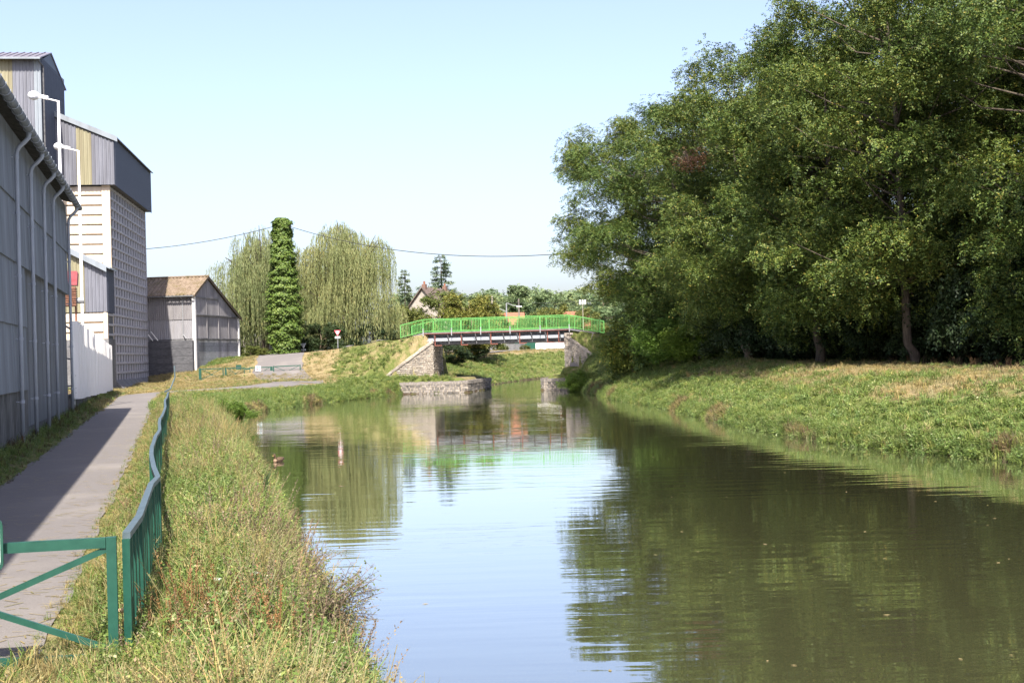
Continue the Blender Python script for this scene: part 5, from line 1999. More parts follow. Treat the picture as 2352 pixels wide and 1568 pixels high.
# ------------------------------------------------------------------ houses beyond
def house(px, Y, wid, dep, wall_h, roof_h, rz, wall, roof, label, chim=(), base=None):
    p = at(px, 800, Y)
    z = base if base is not None else hz(p.x, Y)
    r = root('house', (p.x, Y, z - 0.3), rz, label, 'house')
    mb = MB()
    mb.prism([(-dep / 2, 0), (dep / 2, 0), (dep / 2, wall_h), (0, wall_h + roof_h), (-dep / 2, wall_h)], 'x', -wid / 2, wid / 2)
    mb.build('wall', M[wall], r)
    ov = 0.35
    k = roof_h / (dep / 2)
    rf = None
    for sg in (-1, 1):
        mb = MB()
        e = (sg * (dep / 2 + ov), wall_h - ov * k + 0.08)
        mb.prism([e, (e[0], e[1] + 0.14), (0, wall_h + roof_h + 0.24), (0, wall_h + roof_h + 0.08)], 'x', -wid / 2 - ov, wid / 2 + ov)
        rf = mb.build('roof', M[roof], r)
    for cx_ in chim:
        mb = MB()
        mb.box(cx_ - 0.3, cx_ + 0.3, -0.25, 0.25, wall_h + roof_h - 0.5, wall_h + roof_h + 0.6)
        c = mb.build('chimney', M['brick'], r)
        mb = MB()
        mb.tube([(cx_, 0, wall_h + roof_h + 0.6), (cx_, 0, wall_h + roof_h + 1.0)], 0.14, 8)
        mb.build('chimney_pot', M['tile'], c)
    for cx_ in np.arange(-wid / 2 + 1.3, wid / 2 - 0.6, 2.6):
        for z0 in ([1.0] if wall_h < 4 else [1.0, 3.5]):
            mb = MB()
            mb.box(cx_ - 0.45, cx_ + 0.45, -dep / 2 - 0.05, -dep / 2 - 0.012, z0, z0 + 1.2)
            wn = mb.build('window', M['white'], r)
            mb = MB()
            mb.box(cx_ - 0.38, cx_ + 0.38, -dep / 2 - 0.07, -dep / 2 - 0.052, z0 + 0.06, z0 + 1.14)
            mb.build('pane', M['glass'], wn)
    return r


house(1003, 176, 9.0, 6.5, 4.8, 4.0, 1.25, 'render', 'tile_brown', 'pale gabled house with brown roof half hidden by garden trees', (-3.8, 3.6))
house(1160, 215, 6, 7, 3.6, 2.8, 0.05, 'render', 'tile', 'house whose orange roof shows over the middle of the railing')
house(1316, 205, 4.6, 7, 3.1, 2.9, 0.1, 'render', 'tile', 'house whose orange roof shows beside the antenna mast')
house(1402, 150, 4.2, 5, 2.1, 2.0, 0.05, 'render', 'tile_brown', 'brown roofed outbuilding right of the green railing end')
house(540, 150, 10, 7, 4.4, 3.0, 0.3, 'render', 'tile_brown', 'pale house with brick chimney mostly hidden behind shed and willow', (-2.2,))
# garden wall and green screen seen under the bridge
p = at(1238, 800, 192)
r = root('garden_wall', (p.x, 192, hz(p.x, 192) - 0.1), 0.02, 'white garden wall seen under the right half of the bridge', 'wall')
mb = MB()
mb.box(-0.7, 7.5, -0.12, 0.12, -0.3, 1.15)
mb.build('wall', M['white'], r)
mb = MB()
mb.box(-0.75, 7.6, -0.17, 0.17, 1.15, 1.22)
mb.build('coping', M['coping'], r)
p = at(1224, 800, 191)
r = root('screen_fence', (p.x, 191, hz(p.x, 191) - 0.1), 0, 'dark green screen fence left of the white garden wall', 'fence')
for i in range(4):
    mb = MB()
    mb.box(-2.6 + i * 0.75, -1.87 + i * 0.75, -0.02, 0.02, 0.05, 1.3)
    mb.build('screen_panel', M['mesh_green'], r)
for i in range(5):
    mb = MB()
    mb.tube([(-2.62 + i * 0.75, 0.04, -0.3), (-2.62 + i * 0.75, 0.04, 1.35)], 0.04, 6)
    mb.build('post', M['green'], r)
p = at(1165, 800, 190)
r = root('old_wall', (p.x, 190, hz(p.x, 190)), 0, 'weathered grey wall behind plants under the bridge', 'wall')
mb = MB()
mb.box(-2.6, 2.6, -0.15, 0.15, -0.3, 1.0)
mb.build('wall', M['concrete'], r)


# ------------------------------------------------------------------ poles beyond the bridge
def pole(px, top, Y, rad, label, name='concrete_pole', arms=()):
    p = at(px, top, Y)
    z = hz(p.x, Y)
    r = root(name, (p.x, Y, z), 0, label, 'pole')
    H = p.z - z
    mb = MB()
    mb.tube([(0, 0, -0.4), (0, 0, H)], [rad * 1.3, rad], 8)
    mb.build('shaft', M['steel'] if arms else M['coping'], r)
    for (dx, dz, z0) in arms:
        mb = MB()
        mb.tube([(0, 0, H + z0), (dx * 0.5, 0, H + z0 + dz * 0.7), (dx, 0, H + z0 + dz)], 0.05, 6)
        mb.build('arm', M['steel'], r)
        mb = MB()
        mb.bar((dx * 0.75, 0, H + z0 + dz * 0.93), (dx * 1.15, 0, H + z0 + dz * 1.03), 0.22, 0.14)
        mb.build('lamp_head', M['lamp_white'], r)
    return r, H


pole(1130, 680, 206, 0.13, 'concrete pole left of the double armed street lamp')
pole(1191, 686, 208, 0.12, 'concrete pole right of the double armed street lamp')
pole(1163, 697, 205, 0.10, 'street lamp with two arms above the railing', 'street_lamp', ((-2.6, 0.9, -1.3), (2.1, -0.6, 0.1)))
r, H = pole(1338, 690, 180, 0.035, 'thin antenna mast with small panel above the right of the railing', 'antenna_mast')
for k in range(3):
    mb = MB()
    mb.box(-0.45 + k * 0.36, -0.27 + k * 0.36, -0.05, 0.05, H - 0.5, H + 0.1)
    mb.build('antenna_panel', M['sign_white'], r)


# ------------------------------------------------------------------ grass, weeds and flowers
SRC = bpy.data.collections.new('tuft_sources')       # shapes the scatter draws from, never linked to the scene


def blades(mb, n, h, spread, w, bend, rng, base_r=0.1):
    for _ in range(n):
        a = rng.uniform(0, 6.283)
        r = base_r * math.sqrt(rng.random())
        x, y = r * math.cos(a), r * math.sin(a)
        b = rng.uniform(0, 6.283)
        hh = h * rng.uniform(0.55, 1.1)
        dx, dy = math.cos(b), math.sin(b)
        k = spread * rng.uniform(0.2, 1.0)
        px_, py_ = -dy * w / 2, dx * w / 2
        m1 = (x + dx * k * 0.35, y + dy * k * 0.35, hh * 0.6)
        t = (x + dx * k * (1 + bend), y + dy * k * (1 + bend), hh * (1 - 0.25 * bend))
        mb.add([(x - px_, y - py_, 0), (x + px_, y + py_, 0), (m1[0] + px_ * 0.8, m1[1] + py_ * 0.8, m1[2]), (m1[0] - px_ * 0.8, m1[1] - py_ * 0.8, m1[2]), t],
               [(0, 1, 2, 3), (3, 2, 4)])


def leafy(mb, n_st, h, leaf_n, L, w, rng, base_r=0.12, droop=0.3):
    for _ in range(n_st):
        a = rng.uniform(0, 6.283)
        r = base_r * math.sqrt(rng.random())
        b = Vector((r * math.cos(a), r * math.sin(a), 0))
        hh = h * rng.uniform(0.6, 1.1)
        tip = b + Vector((rng.uniform(-0.35, 0.35) * hh, rng.uniform(-0.35, 0.35) * hh, hh))
        sd_ = Vector((0.006, 0, 0))
        mb.add([b - sd_, b + sd_, tip + sd_ * 0.4, tip - sd_ * 0.4], [(0, 1, 2, 3)])
        for k in range(leaf_n):
            t = (k + 0.5) / leaf_n
            p = b.lerp(tip, 0.1 + 0.9 * t)
            c = rng.uniform(0, 6.283)
            d = Vector((math.cos(c), math.sin(c), rng.uniform(-droop, 0.5))).normalized()
            s_ = d.cross(Vector((rng.uniform(-0.5, 0.5), rng.uniform(-0.5, 0.5), 1))).normalized()
            l = L * rng.uniform(0.6, 1.2) * (1.1 - 0.5 * t)
            ww_ = l * w
            mb.add([p, p + d * l * 0.5 + s_ * ww_, p + d * l, p + d * l * 0.5 - s_ * ww_], [(0, 1, 2, 3)])


def panicle(mb, n_st, h, rng, lean=0.35, flecks=26, fl=0.03):
    for _ in range(n_st):
        a = rng.uniform(0, 6.283)
        b = Vector((0.08 * math.cos(a), 0.08 * math.sin(a), 0))
        hh = h * rng.uniform(0.7, 1.1)
        tip = b + Vector((rng.uniform(-lean, lean) * hh, rng.uniform(-lean, lean) * hh, hh))
        sd_ = Vector((0.005, 0, 0))
        mb.add([b - sd_, b + sd_, tip + sd_ * 0.4, tip - sd_ * 0.4], [(0, 1, 2, 3)])
        for k in range(flecks):
            t = 0.45 + 0.55 * (k / flecks)
            p = b.lerp(tip, t) + Vector((rng.uniform(-1, 1), rng.uniform(-1, 1), rng.uniform(-1, 1))) * 0.035 * (1.2 - t)
            d = Vector((rng.uniform(-1, 1), rng.uniform(-1, 1), rng.uniform(0, 1.2))).normalized() * fl * rng.uniform(0.7, 1.5)
            s_ = d.cross(Vector((0.3, 0.2, 1))).normalized() * fl * 0.35
            mb.add([p, p + d * 0.5 + s_, p + d, p + d * 0.5 - s_], [(0, 1, 2, 3)])


KINDS = []


def src(name, fn, mat):
    rng = random.Random(len(KINDS) * 13 + 5)
    mb = MB()
    fn(mb, rng)
    o = bpy.data.objects.new('%02d_%s' % (len(KINDS), name), mb.mesh(name, mat))
    SRC.objects.link(o)
    KINDS.append(name)


src('green_tuft', lambda m, r: blades(m, 20, 0.42, 0.20, 0.016, 0.6, r, 0.10), M['g_green'])            # 0
src('green_tuft_b', lambda m, r: blades(m, 16, 0.30, 0.22, 0.02, 0.9, r, 0.12), M['g_green'])           # 1
src('dry_tuft', lambda m, r: blades(m, 18, 0.42, 0.24, 0.013, 0.8, r, 0.09), M['g_dry'])                 # 2
src('leafy_weed', lambda m, r: leafy(m, 6, 0.45, 11, 0.095, 0.24, r), M['g_weed'])                       # 3
src('leafy_weed_b', lambda m, r: leafy(m, 9, 0.32, 9, 0.07, 0.33, r, 0.16), M['g_weed'])                 # 4
src('seed_stems', lambda m, r: panicle(m, 6, 0.72, r, 0.5, 22, 0.024), M['g_brown'])                                     # 5
src('dock_stems', lambda m, r: panicle(m, 5, 0.62, r, 0.35, 30, 0.022), M['g_orange'])                    # 6
src('lawn_green', lambda m, r: blades(m, 34, 0.11, 0.06, 0.018, 0.6, r, 0.30), M['g_green'])             # 7
src('lawn_dry', lambda m, r: blades(m, 34, 0.10, 0.07, 0.016, 0.7, r, 0.30), M['g_dry'])                 # 8
src('dead_tuft', lambda m, r: blades(m, 18, 0.55, 0.25, 0.018, 0.7, r, 0.14), M['g_litter'])             # 9
src('slope_tuft', lambda m, r: blades(m, 26, 0.22, 0.16, 0.022, 0.8, r, 0.20), M['g_green'])             # 10
src('slope_weed', lambda m, r: leafy(m, 12, 0.2, 7, 0.085, 0.36, r, 0.24), M['g_weed'])                  # 11
src('slope_dry', lambda m, r: blades(m, 24, 0.20, 0.16, 0.018, 0.8, r, 0.20), M['g_dry'])                # 12

src('straw_stems', lambda m, r: (panicle(m, 5, 0.72, r, 0.6, 16, 0.018), blades(m, 9, 0.55, 0.4, 0.007, 0.9, r, 0.08)), M['g_dry'])      # 13


def scatter(name, x, y, idx, scl, label, tilt=0.15, cat='grass', dz=-0.02, seed=0):
    rng = np.random.default_rng(seed + 900)
    z = height(x, y) + dz
    n = len(x)
    me = bpy.data.meshes.new(name)
    me.vertices.add(n)
    me.vertices.foreach_set('co', np.stack([x, y, z], 1).astype(np.float32).ravel())
    ra = me.attributes.new('rot', 'FLOAT_VECTOR', 'POINT')
    rot = np.stack([rng.normal(0, tilt, n), rng.normal(0, tilt, n), rng.uniform(0, 6.283, n)], 1).astype(np.float32)
    ra.data.foreach_set('vector', rot.ravel())
    sa = me.attributes.new('scl', 'FLOAT', 'POINT')
    sa.data.foreach_set('value', np.asarray(scl, np.float32))
    ia = me.attributes.new('kind_index', 'INT', 'POINT')
    ia.data.foreach_set('value', np.asarray(idx, np.int32))
    o = link(name, me)
    tag(o, label, cat, kind='stuff')
    ng = bpy.data.node_groups.get('scatter_tufts')
    if not ng:
        ng = bpy.data.node_groups.new('scatter_tufts', 'GeometryNodeTree')
        ng.interface.new_socket('Geometry', in_out='INPUT', socket_type='NodeSocketGeometry')
        ng.interface.new_socket('Geometry', in_out='OUTPUT', socket_type='NodeSocketGeometry')
        gi, go = ng.nodes.new('NodeGroupInput'), ng.nodes.new('NodeGroupOutput')
        ci = ng.nodes.new('GeometryNodeCollectionInfo')
        ci.inputs['Collection'].default_value = SRC
        ci.inputs['Separate Children'].default_value = True
        ci.inputs['Reset Children'].default_value = True
        ip = ng.nodes.new('GeometryNodeInstanceOnPoints')
        ip.inputs['Pick Instance'].default_value = True

        def na(nm, ty):
            q = ng.nodes.new('GeometryNodeInputNamedAttribute')
            q.data_type = ty
            q.inputs['Name'].default_value = nm
            return q
        a, b, c = na('rot', 'FLOAT_VECTOR'), na('scl', 'FLOAT'), na('kind_index', 'INT')
        er = ng.nodes.new('FunctionNodeEulerToRotation')
        L = ng.links.new
        L(gi.outputs[0], ip.inputs['Points'])
        L(ci.outputs[0], ip.inputs['Instance'])
        L(a.outputs['Attribute'], er.inputs[0])
        L(er.outputs[0], ip.inputs['Rotation'])
        L(b.outputs['Attribute'], ip.inputs['Scale'])
        L(c.outputs['Attribute'], ip.inputs['Instance Index'])
        L(ip.outputs[0], go.inputs[0])
    md = o.modifiers.new('scatter', 'NODES')
    md.node_group = ng
    return o


def pick(rng, n, kinds, probs):
    p = np.array(probs, float)
    return rng.choice(np.array(kinds), n, p=p / p.sum())


def on_path(x, y):
    u = x * 0.9685 + y * 0.249
    return (u > PU0 + 0.05) & (u < PU1 - 0.05) & (y < 86)


g = np.random.default_rng(5)
# weeds on the strip between railing and water
n = 14000
s_ = 8.5 + 58 * g.uniform(0, 1, n) ** 1.55
u_ = g.uniform(-0.78, 3.2, n)
x, y = PT[0] * s_ + PN[0] * u_, PT[1] * s_ + PN[1] * u_
sd = shore(x, y)
ok = (sd > -0.12)
x, y, u_, sd = x[ok], y[ok], u_[ok], sd[ok]
n = len(x)
pn = vnoise(x, y, 1.6, 8)
kd = np.where(pn < 0.42, pick(g, n, [0, 3, 4, 1, 2], [3, 3, 3, 2, 2]), np.where(pn < 0.62, pick(g, n, [0, 2, 5, 3, 1], [4, 2, 0.15, 3, 3]), pick(g, n, [2, 0, 5, 3, 4], [3, 3.5, 0.3, 3.0, 2.5])))
dock = (np.hypot(x + 2.7, y - 11.8) < 0.85) & (g.uniform(0, 1, n) < 0.14)
kd = np.where(dock, 6, kd)
mug = (sd < 0.9) & (y > 12) & (y < 24) & (g.uniform(0, 1, n) < 0.10)
kd = np.where(mug, 5, kd)
straw = vnoise(x, y, 2.2, 44) * 0.6 + vnoise(x, y, 0.8, 45) * 0.4
kd = np.where((g.uniform(0, 1, n) < 0.16 * sst(0.50, 0.72, straw) + 0.012) & (kd != 6), 13, kd)
sc_ = g.uniform(0.6, 1.2, n) * (1.0 - 0.25 * (u_ < 0)) * np.where(y > 30, 1.1, 1.0)
scatter('bank_weeds', x, y, kd, sc_, 'tangled weeds and grasses between green railing and water', 0.22, 'weeds', seed=1)
# verges of the towpath
n = 7000
s_ = 7.5 + 82 * g.uniform(0, 1, n) ** 1.35
u_ = np.where(g.uniform(0, 1, n) < 0.55, g.uniform(-1.32, -0.5, n), g.uniform(-4.45, -3.5, n))
x, y = PT[0] * s_ + PN[0] * u_, PT[1] * s_ + PN[1] * u_
wallside = u_ < -2
kd = np.where(wallside, pick(g, n, [3, 4, 1, 9, 0], [3, 3, 2, 1, 1]), pick(g, n, [2, 1, 8, 12, 0, 4], [3, 2, 3, 3, 1.2, 1]))
sc_ = g.uniform(0.5, 0.95, n) * np.where(wallside, np.clip((-3.3 - u_) * 0.9, 0.35, 0.9), np.clip((u_ + 1.45) * 1.5, 0.4, 0.9))
scatter('verge_grass', x, y, kd, sc_, 'ragged dry and green verge grass along the towpath edges', 0.2, 'grass', seed=2)
# dry grass in front of the gate
n = 1500
x = g.uniform(-6.0, -1.5, n)
y = g.uniform(7.5, 10.9, n)
ok = shore(x, y) > 0.3
x, y = x[ok], y[ok]
scatter('dry_foreground_grass', x, y, pick(g, len(x), [2, 12, 8, 0], [3, 4, 3, 1]), g.uniform(0.4, 0.8, len(x)), 'bleached dry grass in front of the near gate', 0.3, 'grass', seed=3)
# right bank slope
n = 26000
y = 30 + 80 * g.uniform(0, 1, n) ** 1.25
x = g.uniform(4, 32, n)
sd = shore(x, y)
xc = np.interp(y, CL[:, 0], CL[:, 1])
ok = (x > xc) & (sd > -0.1) & (sd < 10)
x, y, sd = x[ok], y[ok], sd[ok]
n = len(x)
dr, so = cover(x, y)
isdry = dr + 0.35 * (g.uniform(0, 1, n) - 0.5) > 0.46
kd = np.where(isdry, pick(g, n, [12, 8, 2], [4, 3, 0.4]), pick(g, n, [10, 11, 7, 1], [4, 3.5, 2, 0.8]))
edge = sd < 0.7
kd = np.where(edge, pick(g, n, [0, 1, 2, 11, 4], [3, 3, 2, 3, 2]), kd)
sc_ = g.uniform(0.7, 1.3, n) * np.where(sd > 6, 0.7, 1.0)
scatter('bank_grass', x, y, kd, sc_, 'short green grass on the broad sunny bank below the wood', 0.2, 'grass', seed=4)
# waterline tussocks, both sides
n = 9000
y = g.uniform(28, 109, n)
t = g.uniform(0, 1, n)
wl = np.array(W_LEFT)
wr = np.array(W_RIGHT)[::-1]
xl = np.interp(y, wl[:13, 1], wl[:13, 0])
xr = np.interp(y, wr[:11, 1], wr[:11, 0])
rs = g.uniform(0, 1, n) < 0.6
x = np.where(rs, xr + g.uniform(-0.12, 0.45, n), xl + g.uniform(-0.45, 0.12, n))
sd = shore(x, y)
ok = (sd > -0.2) & (sd < 0.7)
x, y = x[ok], y[ok]
n = len(x)
pn = vnoise(x, y, 2.3, 9)
kd = np.where(pn > 0.6, pick(g, n, [2, 1, 9], [3, 2, 1]), pick(g, n, [0, 1, 4, 11, 3], [2, 3, 3, 3, 2]))
scatter('waterline_tussocks', x, y, kd, g.uniform(0.6, 1.15, n), 'tussocks hanging over the waterline along both banks', 0.35, 'grass', dz=0.03, seed=5)
# left bank of the basin and the slopes by the bridge
n = 30000
x = g.uniform(-34, -5, n)
y = g.uniform(60, 124, n)
sd = shore(x, y)
xc = np.interp(y, CL[:, 0], CL[:, 1])
ok = (x < xc) & (sd > 0.0) & ~on_path(x, y)
u_ = x * 0.9685 + y * 0.249
ok &= (u_ > -4.3) | (y > 92)
dpath = np.full(n, 9.0)
for (ax, ay, wa, wb), (bx_, by_, _, _) in zip(line[-6:-1], line[-5:]):
    ex, ey = bx_ - ax, by_ - ay
    tt = np.clip(((x - ax) * ex + (y - ay) * ey) / (ex * ex + ey * ey), 0, 1)
    dpath = np.minimum(dpath, np.hypot(x - ax - tt * ex, y - ay - tt * ey))
ok &= dpath > 1.9
for (ax, ay, _), (bx_, by_, _) in zip(RIDGE_L[:-1], RIDGE_L[1:]):
    ex, ey = bx_ - ax, by_ - ay
    tt = np.clip(((x - ax) * ex + (y - ay) * ey) / (ex * ex + ey * ey), 0, 1)
    ok &= np.hypot(x - ax - tt * ex, y - ay - tt * ey) > 2.75
ok &= ~((np.abs(x + 20.8) < 2.5) & (y > 111.5))
s_al = (x - N0[0]) * BA[0] + (y - N0[1]) * BA[1]
ok &= ~((s_al > -0.2) & (y > 112.8))
x, y, sd = x[ok], y[ok], sd[ok]
n = len(x)
dr, so = cover(x, y)
isdry = dr + 0.35 * (g.uniform(0, 1, n) - 0.5) > 0.5
kd = np.where(isdry, pick(g, n, [8, 12], [4, 1.2]), pick(g, n, [7, 10, 11], [2, 3, 2]))
tall = sd < 2.8
kd = np.where(tall & ~isdry, pick(g, n, [0, 1, 3, 10, 4], [2, 2, 2, 2, 2]), kd)
scatter('basin_bank_grass', x, y, kd, g.uniform(0.7, 1.25, n), 'mown straw and green grass between basin, gate and bridge', 0.2, 'grass', seed=6)
# far bank seen under the bridge, and the dark foot of the right embankment
n = 9000
x = g.uniform(-14, 16, n)
y = g.uniform(119, 184, n)
sd = shore(x, y)
ok = (sd > 0.05) & (sd < 14) & (hzv := height(x, y) > 0.05)
ok &= ~((np.abs((x - N0[0]) * BB[0] + (y - N0[1]) * BB[1] - 2.2) < 2.8))
x, y, sd = x[ok], y[ok], sd[ok]
n = len(x)
fp = [(-15, 130), (-9.5, 146), (-4.6, 164), (2.0, 178), (12, 187)]
far = np.full(n, 9.0)
for (ax, ay), (bx_, by_) in zip(fp[:-1], fp[1:]):
    ex, ey = bx_ - ax, by_ - ay
    tt = np.clip(((x - ax) * ex + (y - ay) * ey) / (ex * ex + ey * ey), 0, 1)
    far = np.minimum(far, np.hypot(x - ax - tt * ex, y - ay - tt * ey))
x, y, sd = x[far > 1.5], y[far > 1.5], sd[far > 1.5]
n = len(x)
kd = np.where(sd > 6.5, pick(g, n, [8, 12], [3, 2]), pick(g, n, [10, 11, 1, 12], [4, 4, 2, 1]))
scatter('far_bank_grass', x, y, kd, g.uniform(0.9, 1.6, n), 'green grass bank seen through the bridge opening', 0.2, 'grass', seed=7)
n = 4200
y = g.uniform(42, 112, n)
x = g.uniform(6, 44, n)
sd = shore(x, y)
ok = (sd > 9.5) & (sd < 24) & (x > 6)
x, y = x[ok], y[ok]
scatter('woodland_grass', x, y, pick(g, len(x), [9, 2, 11, 4], [4, 0.3, 2, 1.5]), g.uniform(0.5, 1.1, len(x)), 'brown dead grass on the shaded woodland floor', 0.25, 'grass', seed=8)
# straw blown over the path
n = 1500
s_ = 8 + 60 * g.uniform(0, 1, n) ** 1.6
u_ = PU1 - 2.4 * g.uniform(0, 1, n) ** 2.2
x, y = PT[0] * s_ + PN[0] * u_, PT[1] * s_ + PN[1] * u_
z = np.maximum(height(x, y), height(x, y, False)) + 0.03
a = g.normal(0.0, 0.5, n) + 0.1
L = g.uniform(0.03, 0.13, n)
w_ = g.uniform(0.004, 0.009, n)
dx, dy = np.cos(a), np.sin(a)
c = np.stack([x, y, z], 1)
d3 = np.stack([dx * L, dy * L, 0 * L], 1)
n3 = np.stack([-dy * w_, dx * w_, 0 * w_], 1)
V = np.stack([c - d3 - n3, c + d3 - n3, c + d3 + n3, c - d3 + n3], 1).reshape(-1, 3)
tag(link('straw_litter', np_mesh('straw_litter', V, np.arange(len(V)).reshape(-1, 4), M['g_dry'])), 'bits of pale straw scattered on the towpath', 'litter', kind='stuff')


# thin twiggy shrub leaning out over the water in the foreground
def twig_shrub(x, y, label, seed, n_st, reach, H):
    rng = random.Random(seed)
    z = hz(x, y)
    r = root('twiggy_shrub', (x, y, z), 0, label, 'shrub')
    mb, lb = MB(), MB()
    for i in range(n_st):
        a = rng.uniform(-1.3, 1.1)
        k = reach * rng.uniform(0.4, 1.1)
        e = Vector((math.cos(a) * k, math.sin(a) * k * 0.9, H * rng.uniform(0.1, 1.0)))
        b = Vector((rng.uniform(-0.3, 0.2), rng.uniform(-0.5, 0.5), -0.1))
        m = b.lerp(e, 0.5) + Vector((0, 0, 0.25 * k))
        pts = [b, b.lerp(m, 0.6) + Vector((0, 0, 0.05)), m.lerp(e, 0.3), e]
        mb.tube(pts, [0.007, 0.005, 0.004, 0.002], 4, False)
        for j in range(26):
            t = rng.uniform(0.35, 1)
            q = pts[1].lerp(pts[2], t * 2 - 0.7) if t < 0.7 else pts[2].lerp(pts[3], (t - 0.7) / 0.3)
            o = q + Vector((rng.uniform(-1, 1), rng.uniform(-1, 1), rng.uniform(-0.6, 1))) * 0.09
            mb.tube([q, o], [0.002, 0.0015], 3, False)
            d = Vector((rng.uniform(-1, 1), rng.uniform(-1, 1), rng.uniform(-0.6, 0.6))).normalized()
            s2 = d.cross(Vector((rng.uniform(-0.5, 0.5), rng.uniform(-0.5, 0.5), 1))).normalized()
            l = rng.uniform(0.025, 0.05)
            lb.add([o, o + d * l * 0.5 + s2 * l * 0.28, o + d * l, o + d * l * 0.5 - s2 * l * 0.28], [(0, 1, 2, 3)])
    mb.build('stems', M['bark'], r, fixn=False)
    lb.build('leaves', M['leaf_garden'], r, fixn=False)


twig_shrub(-2.15, 13.6, 'sparse twiggy shrub with tiny leaves hanging over the foreground water', 8, 70, 0.75, 0.75)
twig_shrub(-2.75, 16.2, 'second twiggy shrub just beyond the foreground one at the water edge', 9, 36, 0.6, 0.6)
# leafy bush where the bank turns into the basin
bx_ = at(512, 930, 66)
plant('corner_bush', SHR[0], (bx_.x + 0.3, 65.5, hz(bx_.x, 66) - 0.25), 0.7, (0.42, 0.9, 0.40), 'dense leafy bush where the weedy bank turns into the basin', 'shrub')


# single flowers
def umbel(px, py, Y, label, old=False, h=0.75, rad=0.05):
    p = at(px, py, Y)
    z = hz(p.x, Y)
    h = max(0.25, p.z - z)
    r = root('wild_carrot', (p.x, Y, z), 0, label, 'flower', 'wild carrot heads in the weeds')
    mb = MB()
    mb.tube([(0.04, 0, 0), (0.015, 0, h * 0.6), (0, 0, h - 0.03)], [0.006, 0.005, 0.004], 5)
    mb.build('stem', M['g_dry'] if old else M['g_weed'], r)
    rng = random.Random(int(px))
    mb = MB()
    for i in range(26):
        a = i * 2.4
        q = rad * math.sqrt((i + 0.5) / 26)
        if old:
            b = Vector((q * math.cos(a), q * math.sin(a), h + 0.3 * rad - 5 * q * q))
            mb.tube([(0, 0, h - 0.03), (q * 0.8 * math.cos(a), q * 0.8 * math.sin(a), h - 0.005), b], [0.002, 0.003, 0.005], 4)
        else:
            b = Vector((q * math.cos(a), q * math.sin(a), h - 2 * q * q + rng.uniform(-0.004, 0.004)))
            mb.tube([b - Vector((0, 0, 0.008)), b + Vector((0, 0, 0.008))], [0.004, 0.013], 6)
    mb.build('flower_head', M['umbel_old'] if old else M['umbel'], r)


umbel(588, 1398, 14.6, 'left white flat flower head of the pair above the weeds')
umbel(618, 1400, 14.7, 'right white flat flower head of the pair above the weeds')
umbel(500, 1420, 13.6, 'white flower head low in the weeds right of the rust brown dock')
umbel(760, 1560, 12.6, 'small white flower head at the bottom edge by the water')
umbel(452, 1330, 14.4, 'browned cupped flower head on a leaning stem right of the railing', True)
umbel(462, 1300, 14.8, 'taller browned flower head behind the cupped one', True)
umbel(280, 1400, 11.3, 'browned flower head rising in front of the gate post', True)


def loosestrife(px, py, Y, label):
    p = at(px, py, Y)
    z = hz(p.x, Y)
    h = max(0.3, p.z - z)
    r = root('purple_flower', (p.x, Y, z), 0, label, 'flower', 'purple flower spikes by the water')
    mb = MB()
    mb.tube([(0, 0, 0), (0, 0, h)], [0.006, 0.003], 5)
    mb.build('stem', M['g_weed'], r)
    rng = random.Random(int(px * 3))
    mb = MB()
    for i in range(40):
        t = i / 40
        a = i * 2.4
        b = Vector((0, 0, h - 0.16 + 0.2 * t))
        d = Vector((math.cos(a), math.sin(a), 0.5)) * 0.03 * (1.1 - 0.7 * t)
        s2 = Vector((-math.sin(a), math.cos(a), 0)) * 0.011
        mb.add([b, b + d * 0.6 + s2, b + d, b + d * 0.6 - s2], [(0, 1, 2, 3)])
    mb.build('petals', M['purple'], r, fixn=False)


loosestrife(576, 1190, 22, 'brightest purple flower spike at the weed edge')
loosestrife(592, 1115, 27, 'purple flower spike beside the spiky reed clump')
loosestrife(560, 1145, 24, 'small purple flower spike left of the brightest one')
# reed clump
p = at(605, 1125, 26)
r = root('reed_clump', (p.x, 26, max(0.0, hz(p.x, 26))), 0, 'dark spiky reed clump leaning over the water edge', 'plant')
rng = random.Random(4)
for i in range(9):
    mb = MB()
    a = rng.uniform(-0.4, 1.0)
    e = Vector((0.35 * math.cos(a) * rng.uniform(0.3, 1), 0.2 * math.sin(a), rng.uniform(0.6, 0.95)))
    m = e * 0.5 + Vector((-0.05, 0, 0.08))
    mb.add([(-0.012, 0, -0.1), (0.012, 0, -0.1), (m.x + 0.014, m.y, m.z), (m.x - 0.014, m.y, m.z), tuple(e)], [(0, 1, 2, 3), (3, 2, 4)])
    mb.build('reed_leaf', M['leaf_dark'], r, fixn=False)

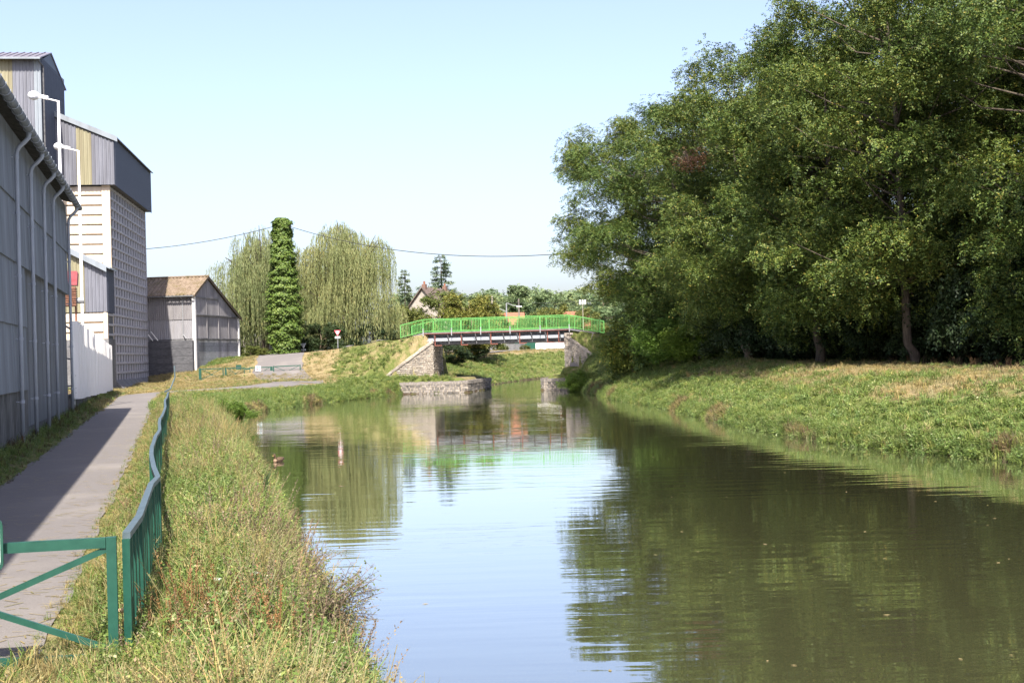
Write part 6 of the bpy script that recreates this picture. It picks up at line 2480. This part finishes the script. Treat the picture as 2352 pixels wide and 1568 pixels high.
# ------------------------------------------------------------------ duck
dp = at(641, 1060, 41.0)
dk = root('duck', (dp.x, 41.0, 0.0), math.radians(-115), 'brown duck swimming in the basin near the weedy bank', 'duck')
mb = MB()
n, m = 14, 12
vs, fs = [], []
for j in range(m + 1):
    t = j / m
    x = -0.24 + 0.46 * t
    w_ = 0.105 * math.sin(math.pi * min(1, t * 0.93 + 0.05)) ** 0.6
    h_ = w_ * 0.85
    zc = 0.045 + 0.05 * (1 - t) ** 3 + 0.02 * t
    for k in range(n):
        a = 2 * math.pi * k / n
        vs.append((x, w_ * math.cos(a), zc + h_ * math.sin(a)))
for j in range(m):
    for k in range(n):
        fs.append((j * n + k, j * n + (k + 1) % n, (j + 1) * n + (k + 1) % n, (j + 1) * n + k))
fs += [tuple(range(n)), tuple(m * n + k for k in range(n))]
mb.add(vs, fs)
# neck and head grown from the breast
mb.tube([(0.17, 0, 0.07), (0.21, 0, 0.14), (0.225, 0, 0.19), (0.25, 0, 0.225), (0.28, 0, 0.225), (0.295, 0, 0.215)], [0.055, 0.04, 0.036, 0.046, 0.036, 0.015], 10)
mb.build('body', M['duck'], dk, smooth=True)
mb = MB()
mb.tube([(0.19, 0, 0.04), (0.225, 0, 0.075), (0.228, 0, 0.10)], [0.075, 0.055, 0.03], 10)
mb.build('breast', M['duck_pale'], dk, smooth=True)
mb = MB()
mb.bar((0.285, 0, 0.212), (0.34, 0, 0.203), 0.03, 0.012)
mb.build('beak', M['beak'], dk)
for sg in (-1, 1):
    mb = MB()
    mb.tube([(-0.17, sg * 0.055, 0.115), (-0.02, sg * 0.10, 0.085), (0.10, sg * 0.092, 0.07)], [0.01, 0.035, 0.015], 8)
    mb.build('wing', M['duck'], dk, smooth=True)

# flecks floating on the water
n = 90
g = np.random.default_rng(17)
y = 13 + 60 * g.uniform(0, 1, n) ** 1.3
x = np.array([np.interp(v, [13, 60, 80], [-1, -9, -12]) for v in y]) + g.uniform(0, 1, n) * np.interp(y, [13, 40, 80], [9, 18, 16])
ok = shore(x, y) < -0.4
x, y = x[ok], y[ok]
n = len(x)
a = g.uniform(0, 6.28, n)
L = g.uniform(0.02, 0.05, n)
c = np.stack([x, y, np.full(n, 0.006)], 1)
d3 = np.stack([np.cos(a) * L, np.sin(a) * L, 0 * a], 1)
n3 = np.stack([-np.sin(a) * L * 0.5, np.cos(a) * L * 0.5, 0 * a], 1)
V = np.stack([c - d3, c + n3, c + d3, c - n3], 1).reshape(-1, 3)
tag(link('floating_leaves', np_mesh('floating_leaves', V, np.arange(len(V)).reshape(-1, 4), M['g_dry'])), 'few pale leaf flecks floating on the canal', 'litter', kind='stuff')
